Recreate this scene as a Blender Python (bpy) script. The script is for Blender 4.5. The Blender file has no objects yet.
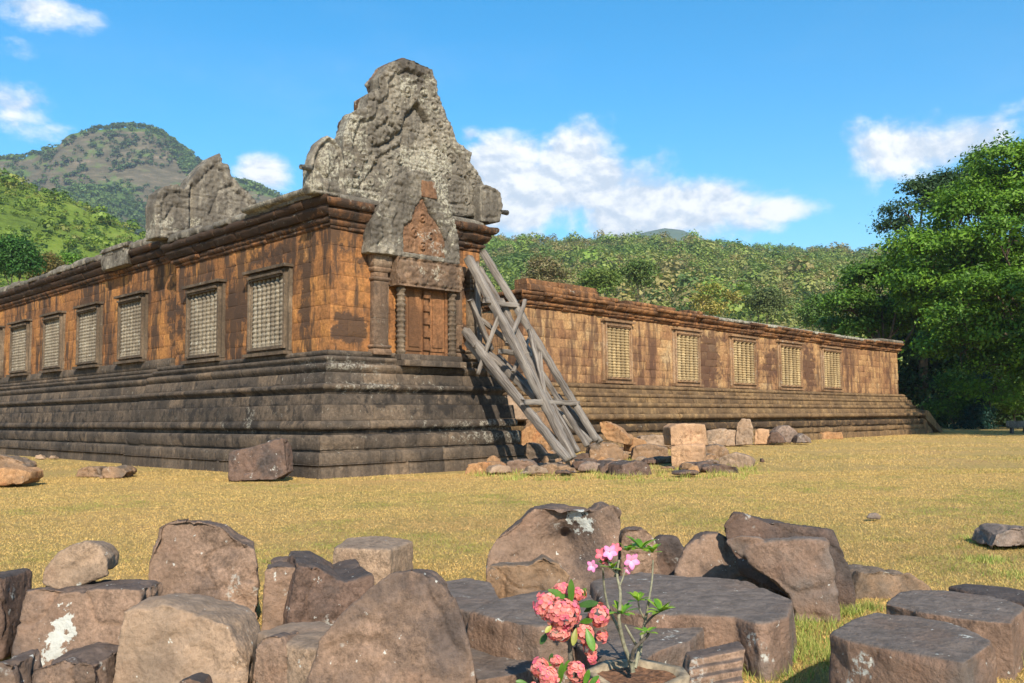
import bpy, bmesh, math, random
import numpy as np
from mathutils import Vector, Matrix

# ------------------------------------------------------------------ camera, sky, sun, exposure
S = bpy.context.scene
COL = S.collection
EYE = 1.6
PITCH, ROLL, HEAD = math.radians(4.67), math.radians(0.56), math.radians(45)
FPX = 912.0
F0 = np.array([math.cos(HEAD), math.sin(HEAD), 0.0])
R0 = np.array([math.sin(HEAD), -math.cos(HEAD), 0.0])
UP = np.array([0, 0, 1.0])
_f = F0 * math.cos(PITCH) + UP * math.sin(PITCH)
_u = -F0 * math.sin(PITCH) + UP * math.cos(PITCH)
_R = R0 * math.cos(ROLL) - _u * math.sin(ROLL)
_U = R0 * math.sin(ROLL) + _u * math.cos(ROLL)
CAM = np.array([0, 0, EYE])

cd = bpy.data.cameras.new('camera')
cam = bpy.data.objects.new('camera', cd)
COL.objects.link(cam)
cd.sensor_width = 36
cd.lens = FPX / 1024 * 36
cd.clip_start, cd.clip_end = 0.1, 20000
cam.matrix_world = Matrix(((_R[0], _U[0], -_f[0], 0), (_R[1], _U[1], -_f[1], 0), (_R[2], _U[2], -_f[2], EYE), (0, 0, 0, 1)))
S.camera = cam

SUN_EL = math.radians(37)
SUN_PHI = math.radians(13)          # degrees to the right of straight behind the camera
sdir = -F0 * math.cos(SUN_PHI) + R0 * math.sin(SUN_PHI)
sdir = np.array([sdir[0] * math.cos(SUN_EL), sdir[1] * math.cos(SUN_EL), math.sin(SUN_EL)])
ld = bpy.data.lights.new('sun', 'SUN')
ld.energy, ld.angle, ld.color = 4.6, math.radians(0.53), (1.0, 0.90, 0.74)
sun = bpy.data.objects.new('sun', ld)
COL.objects.link(sun)
sun.rotation_euler = Vector(sdir).to_track_quat('Z', 'Y').to_euler()
sun.location = (0, 0, 60)

S.view_settings.view_transform = 'Standard'
S.view_settings.look = 'None'
S.view_settings.exposure = 0.9
S.view_settings.gamma = 1
S.view_settings.use_curve_mapping = False
S.render.engine = 'CYCLES'
S.cycles.use_denoising = True
S.cycles.max_bounces = 6
S.cycles.diffuse_bounces = 3
S.cycles.transparent_max_bounces = 8


def sock(t, node, key, v):
    if v is None:
        return
    if isinstance(v, bpy.types.NodeSocket):
        t.links.new(v, node.inputs[key])
    else:
        s = node.inputs[key]
        if s.type == 'RGBA' and len(v) == 3:
            v = (*v, 1)
        s.default_value = v


def nd(t, typ, ins=None, **props):
    n = t.nodes.new('ShaderNode' + typ)
    for k, v in props.items():
        setattr(n, k, v)
    for k, v in (ins or {}).items():
        sock(t, n, k, v)
    return n


def mth(t, op, a, b=0.0, clamp=False):
    n = nd(t, 'Math', {0: a, 1: b}, operation=op)
    n.use_clamp = clamp
    return n.outputs[0]


def vmul(t, v, s):
    return nd(t, 'VectorMath', {0: v, 1: s}, operation='MULTIPLY').outputs[0]


def mixc(t, fac, a, b, mode='MIX'):
    n = nd(t, 'Mix', data_type='RGBA', blend_type=mode)
    sock(t, n, 0, fac); sock(t, n, 6, a); sock(t, n, 7, b)
    return n.outputs[2]


def noise(t, v, scale, detail=4, rough=.55, out=0, dist=0.0):
    return nd(t, 'TexNoise', {'Vector': v, 'Scale': scale, 'Detail': detail, 'Roughness': rough, 'Distortion': dist}).outputs[out]


def rng01(t, v, a, b, lo=0.0, hi=1.0):
    return nd(t, 'MapRange', {0: v, 1: a, 2: b, 3: lo, 4: hi}, interpolation_type='SMOOTHSTEP').outputs[0]


def ramp(t, v, stops):
    n = nd(t, 'ValToRGB', {0: v})
    e = n.color_ramp.elements
    while len(e) < len(stops):
        e.new(0.5)
    for q, (p, c) in zip(e, stops):
        q.position = p
        q.color = (*c, 1)
    return n.outputs[0]


w = bpy.data.worlds.new('World')
S.world = w
w.use_nodes = True
t = w.node_tree
t.nodes.clear()
sky = nd(t, 'TexSky', sky_type='NISHITA', sun_disc=False, sun_elevation=SUN_EL, altitude=200,
         air_density=1.0, dust_density=0.25, ozone_density=2.0)
sky.sun_rotation = math.atan2(sdir[0], sdir[1])
dirv = nd(t, 'TexCoord').outputs['Generated']
sep = nd(t, 'SeparateXYZ', {0: dirv})
az = mth(t, 'ARCTAN2', nd(t, 'VectorMath', {0: dirv, 1: tuple(R0)}, operation='DOT_PRODUCT').outputs[1],
         nd(t, 'VectorMath', {0: dirv, 1: tuple(F0)}, operation='DOT_PRODUCT').outputs[1])
el = mth(t, 'ARCSINE', sep.outputs[2])


def azel(px, py):
    d = _f + _R * (px - 512) / FPX + _U * (341.5 - py) / FPX
    d = d / np.linalg.norm(d)
    return math.atan2(d @ R0, d @ F0), math.asin(d[2])


# clouds: banks of cumulus given as ellipses of bearing and elevation, broken up by noise
CLOUDS = [(545, 195, 110, 46, 1.25), (505, 168, 46, 34, 1.35), (575, 182, 55, 44, 1.5), (660, 210, 120, 32, 1.25), (715, 203, 55, 26, 1.2), (770, 208, 55, 16, .8),
          (470, 135, 16, 12, .6), (264, 172, 30, 20, 1.0), (905, 152, 62, 28, 1.15), (960, 143, 50, 24, .9), (880, 185, 50, 14, .4),
          (24, 104, 34, 19, .7), (60, 128, 26, 12, .35), (40, 8, 52, 14, .75), (80, 95, 16, 10, .4), (175, 155, 20, 16, .6),
          (-160, 60, 90, 40, .8), (1180, 90, 120, 40, .8), (1300, 200, 160, 40, .8)]
field = None
for (px, py, a, b, s_) in CLOUDS:
    A, E_ = azel(px, py)
    du = mth(t, 'MULTIPLY', mth(t, 'SUBTRACT', az, A), FPX / a)
    dv = mth(t, 'MULTIPLY', mth(t, 'SUBTRACT', el, E_), FPX / b)
    r = mth(t, 'POWER', mth(t, 'ADD', mth(t, 'MULTIPLY', du, du), mth(t, 'MULTIPLY', dv, dv)), .5)
    m = mth(t, 'MULTIPLY', mth(t, 'SUBTRACT', 1.45, r), s_)
    field = m if field is None else mth(t, 'MAXIMUM', field, m)
cv = vmul(t, dirv, (1, 1, 1.5))
n1 = noise(t, cv, 10, 9, .6, dist=.15)
n2 = noise(t, nd(t, 'VectorMath', {0: cv, 1: tuple(np.array(sdir) * .012)}, operation='ADD').outputs[0], 10, 5, .6, dist=.15)
dens = mth(t, 'ADD', field, mth(t, 'MULTIPLY', mth(t, 'SUBTRACT', n1, .52), 3.0))
alpha = rng01(t, dens, .18, 1.0, 0, .98)
shade = rng01(t, mth(t, 'SUBTRACT', n1, n2), -.08, .08)
ccol = mixc(t, shade, (2.6, 3.0, 3.5), (4.5, 4.5, 4.5))
skyc = nd(t, 'HueSaturation', {'Hue': .489, 'Saturation': 1.48, 'Value': .83, 'Color': sky.outputs[0]}).outputs[0]
thin = noise(t, vmul(t, dirv, (1, 1, 3)), 3.2, 6, .55)
veil = mth(t, 'MULTIPLY', rng01(t, thin, .5, .85), .07)
cc = mixc(t, mth(t, 'MAXIMUM', alpha, veil), skyc, ccol)
bg = nd(t, 'Background', {'Color': cc, 'Strength': .15})
t.links.new(bg.outputs[0], nd(t, 'OutputWorld').inputs[0])


# ------------------------------------------------------------------ helpers
def ray(px, py):
    return _f + _R * (px - 512) / FPX + _U * (341.5 - py) / FPX


def onz(px, py, z=0.0):
    d = ray(px, py)
    return CAM + d * ((z - EYE) / d[2])


def onx(px, py, X):
    d = ray(px, py)
    return CAM + d * (X / d[0])


def ony(px, py, Y):
    d = ray(px, py)
    return CAM + d * (Y / d[1])


def ondep(px, py, D):
    d = ray(px, py)
    return CAM + d * (D / (d @ F0))


def LD(lat, dep, z=0.0):
    return np.array([(dep + lat) / math.sqrt(2), (dep - lat) / math.sqrt(2), z])


def hv(ix, iy, iz):
    h = (ix.astype(np.uint32) * np.uint32(374761393) + iy.astype(np.uint32) * np.uint32(668265263) + iz.astype(np.uint32) * np.uint32(2246822519))
    h = (h ^ (h >> np.uint32(13))) * np.uint32(1274126177)
    h = (h ^ (h >> np.uint32(16))) * np.uint32(2654435761)
    return ((h >> np.uint32(8)) & np.uint32(0xFFFF)).astype(np.float64) / 65535.0


def vnoise(p):
    i = np.floor(p).astype(np.int64)
    f = p - i
    f = f * f * (3 - 2 * f)
    o = 0
    for a in (0, 1):
        for b in (0, 1):
            for c in (0, 1):
                wgt = (f[:, 0] if a else 1 - f[:, 0]) * (f[:, 1] if b else 1 - f[:, 1]) * (f[:, 2] if c else 1 - f[:, 2])
                o = o + wgt * hv(i[:, 0] + a, i[:, 1] + b, i[:, 2] + c)
    return o


def fbm(p, scale, octv=4, gain=.5, seed=0.0):
    p = np.asarray(p, float) * scale + seed * 17.31 + 500.0
    s = 0; a = 1; tot = 0
    for _ in range(octv):
        s = s + a * (vnoise(p) - .5); tot += a
        p = p * 2.03 + 11.7; a *= gain
    return s / tot * 2


def ridged(p, scale, octv=3, seed=0.0):
    p = np.asarray(p, float) * scale + seed * 13.7 + 300.0
    s = 0; a = 1; tot = 0
    for _ in range(octv):
        s = s + a * (1 - np.abs(2 * vnoise(p) - 1)); tot += a
        p = p * 2.1 + 5.3; a *= .5
    return s / tot


def worley(p, scale, seed=0.0):
    p = np.asarray(p, float) * scale + seed * 7.7 + 200.0
    i = np.floor(p).astype(np.int64); f = p - i
    best = np.full(len(p), 9.0)
    for a in (-1, 0, 1):
        for b in (-1, 0, 1):
            for c in (-1, 0, 1):
                x, y, z = i[:, 0] + a, i[:, 1] + b, i[:, 2] + c
                q = np.stack([a + hv(x, y, z), b + hv(x + 91, y, z), c + hv(x, y + 57, z)], 1) - f
                best = np.minimum(best, (q * q).sum(1))
    return np.sqrt(best)


def mk_mesh(name, V, faces, attrs=None, smooth=True, mat=None):
    """V: Nx3, faces: MxK array of equal-sided faces"""
    me = bpy.data.meshes.new(name)
    V = np.ascontiguousarray(V, np.float32); faces = np.ascontiguousarray(faces, np.int32)
    M, K = faces.shape
    me.vertices.add(len(V)); me.vertices.foreach_set('co', V.ravel())
    me.loops.add(M * K); me.loops.foreach_set('vertex_index', faces.ravel())
    me.polygons.add(M)
    me.polygons.foreach_set('loop_start', np.arange(0, M * K, K, dtype=np.int32))
    if smooth:
        me.polygons.foreach_set('use_smooth', np.ones(M, bool))
    for k, a in (attrs or {}).items():
        a = np.ascontiguousarray(a, np.float32)
        if a.ndim == 1:
            at = me.attributes.new(k, 'FLOAT', 'POINT'); at.data.foreach_set('value', a)
        else:
            at = me.attributes.new(k, 'FLOAT_COLOR', 'POINT')
            if a.shape[1] == 3:
                a = np.concatenate([a, np.ones((len(a), 1), np.float32)], 1)
            at.data.foreach_set('color', np.ascontiguousarray(a).ravel())
    me.update(calc_edges=True)
    me.validate()
    if mat:
        me.materials.append(mat)
    return me


def link(name, me, parent=None):
    o = bpy.data.objects.new(name, me)
    COL.objects.link(o)
    if parent:
        o.parent = parent
        if o.parent.type == 'EMPTY' or True:
            o.matrix_parent_inverse = Matrix.Translation(-Vector(parent_world(parent)))
    return o


def parent_world(o):
    p = Vector(o.location)
    return p if o.parent is None else p          # children keep location 0 in world terms


def thing(name, label, cat, loc, group=None):
    o = bpy.data.objects.new(name, None)
    COL.objects.link(o)
    o.location = loc
    o.empty_display_size = .2
    o['label'] = label; o['category'] = cat
    if group:
        o['group'] = group
    return o


def tag(o, label, cat, group=None):
    o['label'] = label; o['category'] = cat
    if group:
        o['group'] = group
    return o


def structure(o):
    o['kind'] = 'structure'
    return o


def stuff(o, label=None, cat=None):
    o['kind'] = 'stuff'
    if label:
        o['label'] = label; o['category'] = cat
    return o


def rebase(o):
    """put the origin of a one-mesh thing at its base, the mesh staying where it is"""
    V = np.empty(len(o.data.vertices) * 3, np.float32)
    o.data.vertices.foreach_get('co', V); V = V.reshape(-1, 3)
    c = np.array([V[:, 0].mean(), V[:, 1].mean(), V[:, 2].min()], np.float32)
    o.data.vertices.foreach_set('co', (V - c).ravel())
    o.location = c.tolist()
    o.data.update()
    return o


class Quads:
    def __init__(self):
        self.V = []; self.Q = []; self.A = {}; self.n = 0

    def add(self, V, Q, **attrs):
        V = np.asarray(V, float)
        self.V.append(V); self.Q.append(np.asarray(Q) + self.n)
        for k, v in attrs.items():
            self.A.setdefault(k, []).append(np.full(len(V), v) if np.isscalar(v) else np.asarray(v, float))
        self.n += len(V)

    def box(self, lo, hi, **attrs):
        x0, y0, z0 = lo; x1, y1, z1 = hi
        V = [(x0, y0, z0), (x1, y0, z0), (x1, y1, z0), (x0, y1, z0), (x0, y0, z1), (x1, y0, z1), (x1, y1, z1), (x0, y1, z1)]
        Q = [(0, 3, 2, 1), (4, 5, 6, 7), (0, 1, 5, 4), (1, 2, 6, 5), (2, 3, 7, 6), (3, 0, 4, 7)]
        for q in Q:                                     # hard edges
            self.add([V[i] for i in q], [(0, 1, 2, 3)], **attrs)

    def mesh(self, name, mat, smooth=True, post=None):
        V = np.concatenate(self.V)
        if post:
            V = post(V)
        return mk_mesh(name, V, np.concatenate(self.Q), {k: np.concatenate(v) for k, v in self.A.items()}, smooth, mat)


def tube(pts, rad, n=8, cap=True):
    """quads of a tube along pts with radii rad"""
    pts = np.asarray(pts, float); rad = np.broadcast_to(np.asarray(rad, float), (len(pts),))
    V = []; Q = []
    prev = None
    for i, p in enumerate(pts):
        d = pts[min(i + 1, len(pts) - 1)] - pts[max(i - 1, 0)]
        d = d / (np.linalg.norm(d) + 1e-9)
        a = np.cross(d, [0.31, .87, .38] if prev is None else np.cross(prev, d))
        if np.linalg.norm(a) < 1e-4:
            a = np.cross(d, [1, 0, 0])
        a /= np.linalg.norm(a)
        b = np.cross(d, a)
        prev = a
        for k in range(n):
            g = 2 * math.pi * k / n
            V.append(p + rad[i] * (math.cos(g) * a + math.sin(g) * b))
        if i:
            for k in range(n):
                Q.append(((i - 1) * n + k, (i - 1) * n + (k + 1) % n, i * n + (k + 1) % n, i * n + k))
    if cap:
        for i, base in ((0, 0), (len(pts) - 1, (len(pts) - 1) * n)):
            c = len(V); V.append(pts[i])
            for k in range(0, n, 2):
                Q.append((c, base + k, base + (k + 1) % n, base + (k + 2) % n))
    return np.array(V), np.array(Q)


def lathe(cx, cy, prof, n=10):
    """prof: (z, r) list"""
    V = []; Q = []
    for i, (z, r) in enumerate(prof):
        for k in range(n):
            g = 2 * math.pi * (k + .5) / n
            V.append((cx + r * math.cos(g), cy + r * math.sin(g), z))
        if i:
            for k in range(n):
                Q.append(((i - 1) * n + k, (i - 1) * n + (k + 1) % n, i * n + (k + 1) % n, i * n + k))
    return np.array(V), np.array(Q)


def prism_mesh(front, back):
    """closed mesh between two matching rings of 3-D points"""
    n = len(front)
    bm = bmesh.new()
    a = [bm.verts.new(p) for p in front]; b = [bm.verts.new(p) for p in back]
    bm.faces.new(a); bm.faces.new(b[::-1])
    for i in range(n):
        bm.faces.new((a[i], b[i], b[(i + 1) % n], a[(i + 1) % n]))
    bmesh.ops.triangulate(bm, faces=bm.faces[:])
    bmesh.ops.recalc_face_normals(bm, faces=bm.faces[:])
    me = bpy.data.meshes.new('tmp'); bm.to_mesh(me); bm.free()
    return me


def remesh(me, vox):
    o = bpy.data.objects.new('tmp', me); COL.objects.link(o)
    m = o.modifiers.new('r', 'REMESH'); m.mode = 'VOXEL'; m.voxel_size = vox
    dg = bpy.context.evaluated_depsgraph_get()
    out = bpy.data.meshes.new_from_object(o.evaluated_get(dg))
    bpy.data.objects.remove(o); bpy.data.meshes.remove(me)
    return out


def smooth_np(V, E, it, lam=.5):
    for _ in range(it):
        s = np.zeros_like(V); c = np.zeros(len(V))
        for k in range(3):
            s[:, k] = np.bincount(E[:, 0], V[E[:, 1], k], len(V)) + np.bincount(E[:, 1], V[E[:, 0], k], len(V))
        c = np.bincount(E[:, 0], minlength=len(V)) + np.bincount(E[:, 1], minlength=len(V))
        V = V + lam * (s / np.maximum(c, 1)[:, None] - V)
    return V


def mesh_arrays(me):
    V = np.empty(len(me.vertices) * 3, np.float32); me.vertices.foreach_get('co', V)
    N = np.empty(len(me.vertices) * 3, np.float32); me.vertex_normals.foreach_get('vector', N)
    E = np.empty(len(me.edges) * 2, np.int32); me.edges.foreach_get('vertices', E)
    return V.reshape(-1, 3).astype(float), N.reshape(-1, 3).astype(float), E.reshape(-1, 2)


def sculpt(me, name, vox, mat, disp, sm=2, attrs=None):
    """voxel remesh, smooth, then move every vertex along its normal by disp(V, N)"""
    me = remesh(me, vox)
    V, N, E = mesh_arrays(me)
    V = smooth_np(V, E, sm)
    me.vertices.foreach_set('co', V.astype(np.float32).ravel()); me.update()
    V, N, E = mesh_arrays(me)
    d = disp(V, N)
    V2 = V + (d if d.ndim == 2 else N * d[:, None])
    me.vertices.foreach_set('co', V2.astype(np.float32).ravel())
    me.polygons.foreach_set('use_smooth', np.ones(len(me.polygons), bool))
    for k, fn in (attrs or {}).items():
        at = me.attributes.new(k, 'FLOAT', 'POINT'); at.data.foreach_set('value', np.asarray(fn(V, N), np.float32))
    me.update()
    me.name = name
    me.materials.clear(); me.materials.append(mat)
    return me


# ------------------------------------------------------------------ materials
def new_mat(name):
    m = bpy.data.materials.new(name); m.use_nodes = True
    m.node_tree.nodes.clear()
    return m, m.node_tree


def finish(t, col, rough=.9, bump=None, bstr=.5, bdist=.02, spec=.25):
    b = nd(t, 'BsdfPrincipled', {'Base Color': col, 'Roughness': rough, 'Specular IOR Level': spec})
    if bump is not None:
        bn = nd(t, 'Bump', {'Height': bump, 'Strength': bstr, 'Distance': bdist})
        t.links.new(bn.outputs[0], b.inputs['Normal'])
    t.links.new(b.outputs[0], nd(t, 'OutputMaterial').inputs[0])
    return b


def temple_mat(name, stops, stain=(.030, .024, .019), streak=.7, lichen=.15, dirt=.35, pale=(.42, .41, .35), lich_lo=.60, tone=1.0, rw=.35, bw=1.25, sw=.56):
    m, t = new_mat(name)
    pos = nd(t, 'NewGeometry').outputs['Position']
    rnd = nd(t, 'Attribute', attribute_name='rnd').outputs['Fac']
    drk = nd(t, 'Attribute', attribute_name='dark').outputs['Fac']
    lic = nd(t, 'Attribute', attribute_name='lich').outputs['Fac']
    big = noise(t, pos, .55, 5, .6)
    v = mth(t, 'ADD', mth(t, 'MULTIPLY', rnd, rw), mth(t, 'MULTIPLY', mth(t, 'SUBTRACT', big, .5 - (.5 - rw / 2) / bw), bw))
    col = ramp(t, v, stops)
    fine = noise(t, pos, 11, 8, .65)
    col = mixc(t, 1.0, col, nd(t, 'CombineColor', {0: rng01(t, fine, .25, .75, .62, 1.28), 1: rng01(t, fine, .25, .75, .62, 1.25), 2: rng01(t, fine, .25, .75, .6, 1.2)}).outputs[0], 'MULTIPLY')
    sv = vmul(t, pos, (1, 1, .13))
    st = noise(t, sv, 2.1, 7, .64)
    st2 = noise(t, vmul(t, pos, (1, 1, .3)), 4.5, 5, .6)
    sb = rng01(t, noise(t, vmul(t, pos, (1, 1, .5)), .38, 4, .6), .36, .58, .3, 1.15)
    sfac = mth(t, 'MULTIPLY', rng01(t, mth(t, 'MULTIPLY', mth(t, 'ADD', mth(t, 'MULTIPLY', st, .65), mth(t, 'MULTIPLY', st2, .35)), mth(t, 'ADD', mth(t, 'MULTIPLY', sb, .14), .9)), .45, sw), streak)
    patch = noise(t, pos, 2.4, 8, .68)
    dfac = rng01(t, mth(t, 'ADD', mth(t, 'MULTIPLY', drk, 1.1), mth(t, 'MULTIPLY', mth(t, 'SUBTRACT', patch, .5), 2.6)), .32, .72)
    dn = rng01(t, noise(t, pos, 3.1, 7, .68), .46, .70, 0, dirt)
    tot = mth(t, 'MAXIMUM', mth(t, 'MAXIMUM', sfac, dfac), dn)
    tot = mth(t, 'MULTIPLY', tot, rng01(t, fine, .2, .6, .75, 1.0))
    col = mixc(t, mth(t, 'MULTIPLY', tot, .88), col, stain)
    ln = noise(t, pos, 4.2, 7, .68)
    lfac = rng01(t, mth(t, 'ADD', ln, mth(t, 'MULTIPLY', mth(t, 'ADD', lic, lichen), .22)), lich_lo, lich_lo + .12)
    lf2 = rng01(t, noise(t, pos, 16, 4, .6), .40, .58)
    col = mixc(t, mth(t, 'MULTIPLY', mth(t, 'MULTIPLY', lfac, lf2), .7), col, pale)
    if tone != 1.0:
        col = mixc(t, 1.0, col, (tone, tone, tone), 'MULTIPLY')
    h = mth(t, 'ADD', mth(t, 'MULTIPLY', noise(t, pos, 22, 6, .7), .6), mth(t, 'MULTIPLY', fine, .8))
    finish(t, col, .92, h, .9, .035, .15)
    return m


M = {}
M['wall_l'] = temple_mat('red_sandstone', [(.0, (.12, .062, .034)), (.3, (.24, .110, .046)), (.52, (.34, .155, .060)), (.80, (.48, .222, .070)), (1, (.44, .28, .15))], stain=(.044, .034, .029), streak=1.0, lichen=-.5, dirt=.55)
M['plinth_l'] = temple_mat('blackened_sandstone', [(.0, (.058, .047, .039)), (.4, (.105, .082, .064)), (.7, (.165, .122, .088)), (1, (.25, .175, .115))], stain=(.026, .023, .021), streak=.6, lichen=.0, dirt=.65, pale=(.36, .33, .27), rw=.45, sw=.60)
M['cornice_l'] = temple_mat('cornice_sandstone', [(.0, (.08, .048, .033)), (.45, (.17, .085, .043)), (.75, (.30, .135, .055)), (1, (.36, .20, .10))], stain=(.034, .028, .024), streak=1.0, lichen=.05, dirt=.95, rw=.25)
M['gray'] = temple_mat('lichen_grey_sandstone', [(.0, (.085, .075, .064)), (.35, (.165, .147, .122)), (.65, (.25, .223, .183)), (1, (.35, .315, .255))], stain=(.048, .039, .033), streak=.6, lichen=.15, dirt=.9, pale=(.42, .395, .31), lich_lo=.625, bw=1.7)
M['door'] = temple_mat('door_sandstone', [(.0, (.13, .070, .04)), (.4, (.235, .112, .053)), (.7, (.34, .165, .075)), (1, (.38, .23, .135))], streak=.7, lichen=-.4, dirt=.55, stain=(.06, .035, .022))
M['tymp'] = temple_mat('rusty_sandstone', [(.0, (.12, .072, .048)), (.4, (.205, .112, .066)), (.7, (.28, .15, .082)), (1, (.32, .215, .14))], streak=.5, lichen=-.1, dirt=.65, stain=(.05, .034, .026))
M['porch'] = temple_mat('reddish_grey_sandstone', [(.0, (.09, .066, .05)), (.4, (.165, .110, .075)), (.7, (.24, .150, .095)), (1, (.29, .22, .16))], streak=.5, lichen=.1, dirt=.7, stain=(.045, .034, .028), bw=1.6, pale=(.40, .37, .29))
M['frame_l'] = temple_mat('window_frame_sandstone', [(.0, (.09, .068, .050)), (.5, (.17, .125, .088)), (1, (.28, .215, .15))], streak=.55, lichen=0, dirt=.5)
M['bal_l'] = temple_mat('pale_balusters', [(.0, (.16, .13, .098)), (.5, (.25, .213, .162)), (1, (.35, .31, .245))], stain=(.07, .055, .045), streak=.5, lichen=.3, dirt=.6)
M['wall_r'] = temple_mat('tan_sandstone', [(.0, (.18, .086, .05)), (.35, (.31, .17, .085)), (.65, (.42, .252, .12)), (1, (.44, .325, .19))], stain=(.075, .040, .030), sw=.59, streak=.95, lichen=-.2, dirt=.6, bw=1.6)
M['plinth_r'] = temple_mat('brown_plinth_stone', [(.0, (.11, .07, .043)), (.45, (.205, .13, .068)), (.75, (.29, .19, .095)), (1, (.35, .245, .135))], stain=(.045, .032, .024), streak=.6, lichen=-.1, dirt=.65, rw=.15)
M['cornice_r'] = temple_mat('brown_cornice_stone', [(.0, (.12, .062, .033)), (.45, (.24, .115, .052)), (.75, (.35, .17, .07)), (1, (.36, .24, .14))], stain=(.035, .026, .021), streak=.75, lichen=.05, dirt=.7, rw=.25)
M['frame_r'] = temple_mat('tan_frame_stone', [(.0, (.19, .11, .065)), (.5, (.33, .20, .11)), (1, (.42, .30, .20))], streak=.4, lichen=.2, dirt=.4)
M['bal_r'] = temple_mat('ochre_balusters', [(.0, (.26, .185, .10)), (.5, (.42, .31, .165)), (1, (.50, .40, .25))], stain=(.08, .055, .036), streak=.5, lichen=.0, dirt=.55)


def rock_mat(name, base, patina, pale=(.52, .52, .47), pit=1.0, spots=.0, pat_amt=1.0, red=.16):
    m, t = new_mat(name)
    g = nd(t, 'NewGeometry'); pos = g.outputs['Position']
    oi = nd(t, 'ObjectInfo').outputs['Random']
    pv = nd(t, 'VectorMath', {0: pos, 1: nd(t, 'CombineXYZ', {0: mth(t, 'MULTIPLY', oi, 37.0), 1: 3.0, 2: 1.0}).outputs[0]}, operation='ADD').outputs[0]
    n1 = noise(t, pv, 1.6, 6, .6)
    n2 = noise(t, pv, 9, 8, .7)
    n3 = noise(t, pv, 45, 6, .75)
    a = tuple(c * .62 for c in base); b = tuple(min(c * 1.3, .6) for c in base)
    col = ramp(t, n1, [(.25, a), (.5, base), (.78, b)])
    rd = rng01(t, noise(t, pv, 2.7, 5, .6), .52, .75, 0, red)
    col = mixc(t, rd, col, (base[0] * 1.05, base[1] * .66, base[2] * .52))
    grain = mth(t, 'ADD', mth(t, 'MULTIPLY', n2, .5), mth(t, 'MULTIPLY', n3, .5))
    ga_ = rng01(t, noise(t, pv, 1.3, 5, .6), .38, .62, .25, 1.0)
    gv = mth(t, 'ADD', mth(t, 'MULTIPLY', mth(t, 'SUBTRACT', rng01(t, grain, .33, .67, .40, 1.55), 1.0), ga_), 1.0)
    col = mixc(t, 1.0, col, nd(t, 'CombineColor', {0: gv, 1: gv, 2: gv}).outputs[0], 'MULTIPLY')
    nz = nd(t, 'SeparateXYZ', {0: g.outputs['Normal']}).outputs[2]
    pf = rng01(t, mth(t, 'ADD', mth(t, 'MULTIPLY', nz, .75), mth(t, 'MULTIPLY', mth(t, 'SUBTRACT', n1, .5), 1.3)), .30, .72, 0, .9 * pat_amt)
    blot = rng01(t, noise(t, pv, 1.15, 8, .62), .46, .66, 0, .9 * pat_amt)
    pf = mth(t, 'MAXIMUM', pf, blot)
    pc = mixc(t, rng01(t, n2, .3, .7), tuple(c * .7 for c in patina), tuple(c * 1.35 for c in patina))
    col = mixc(t, pf, col, pc)
    l1 = rng01(t, noise(t, pv, 3.4, 3, .5), .655, .70)
    l2 = rng01(t, noise(t, pv, 34, 4, .65), .47, .60)
    lk = nd(t, 'Attribute', attribute_name='lich').outputs['Fac']
    lf = mth(t, 'MAXIMUM', mth(t, 'MULTIPLY', mth(t, 'MULTIPLY', l1, l2), spots), mth(t, 'MULTIPLY', rng01(t, mth(t, 'ADD', lk, mth(t, 'MULTIPLY', mth(t, 'SUBTRACT', noise(t, pv, 15, 6, .65), .5), 3.4)), .55, .68), .9))
    col = mixc(t, lf, col, pale)
    vo = nd(t, 'TexVoronoi', {'Vector': pv, 'Scale': 30.0, 'Randomness': 1.0}).outputs['Distance']
    h = mth(t, 'ADD', mth(t, 'MULTIPLY', n3, .7), mth(t, 'ADD', mth(t, 'MULTIPLY', n2, 1.1), mth(t, 'MULTIPLY', vo, -.35 * pit)))
    finish(t, col, .88, h, 1.0, .017, .25)
    return m


M['rock'] = rock_mat('brown_boulder_stone', (.25, .163, .112), (.082, .063, .055), spots=.5)
M['rock_tan'] = rock_mat('tan_boulder_stone', (.305, .21, .14), (.14, .11, .085), spots=.3, pat_amt=.55)
M['rock_dark'] = rock_mat('dark_slab_stone', (.135, .085, .062), (.058, .048, .044), spots=.7)
M['rock_slab'] = rock_mat('grey_slab_stone', (.205, .13, .09), (.125, .103, .088), spots=.9)
M['rock_orange'] = rock_mat('orange_rubble_stone', (.34, .185, .085), (.17, .115, .075), spots=.0, pat_amt=.45, red=.5)
M['rock_peach'] = rock_mat('peach_block_stone', (.42, .255, .145), (.22, .14, .09), spots=.0, pat_amt=.3)
M['rock_brown'] = rock_mat('brown_rubble_stone', (.25, .155, .09), (.12, .092, .07), spots=.5)
M['rock_pink'] = rock_mat('grey_pink_rubble', (.22, .155, .118), (.15, .12, .10), spots=.6)


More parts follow.
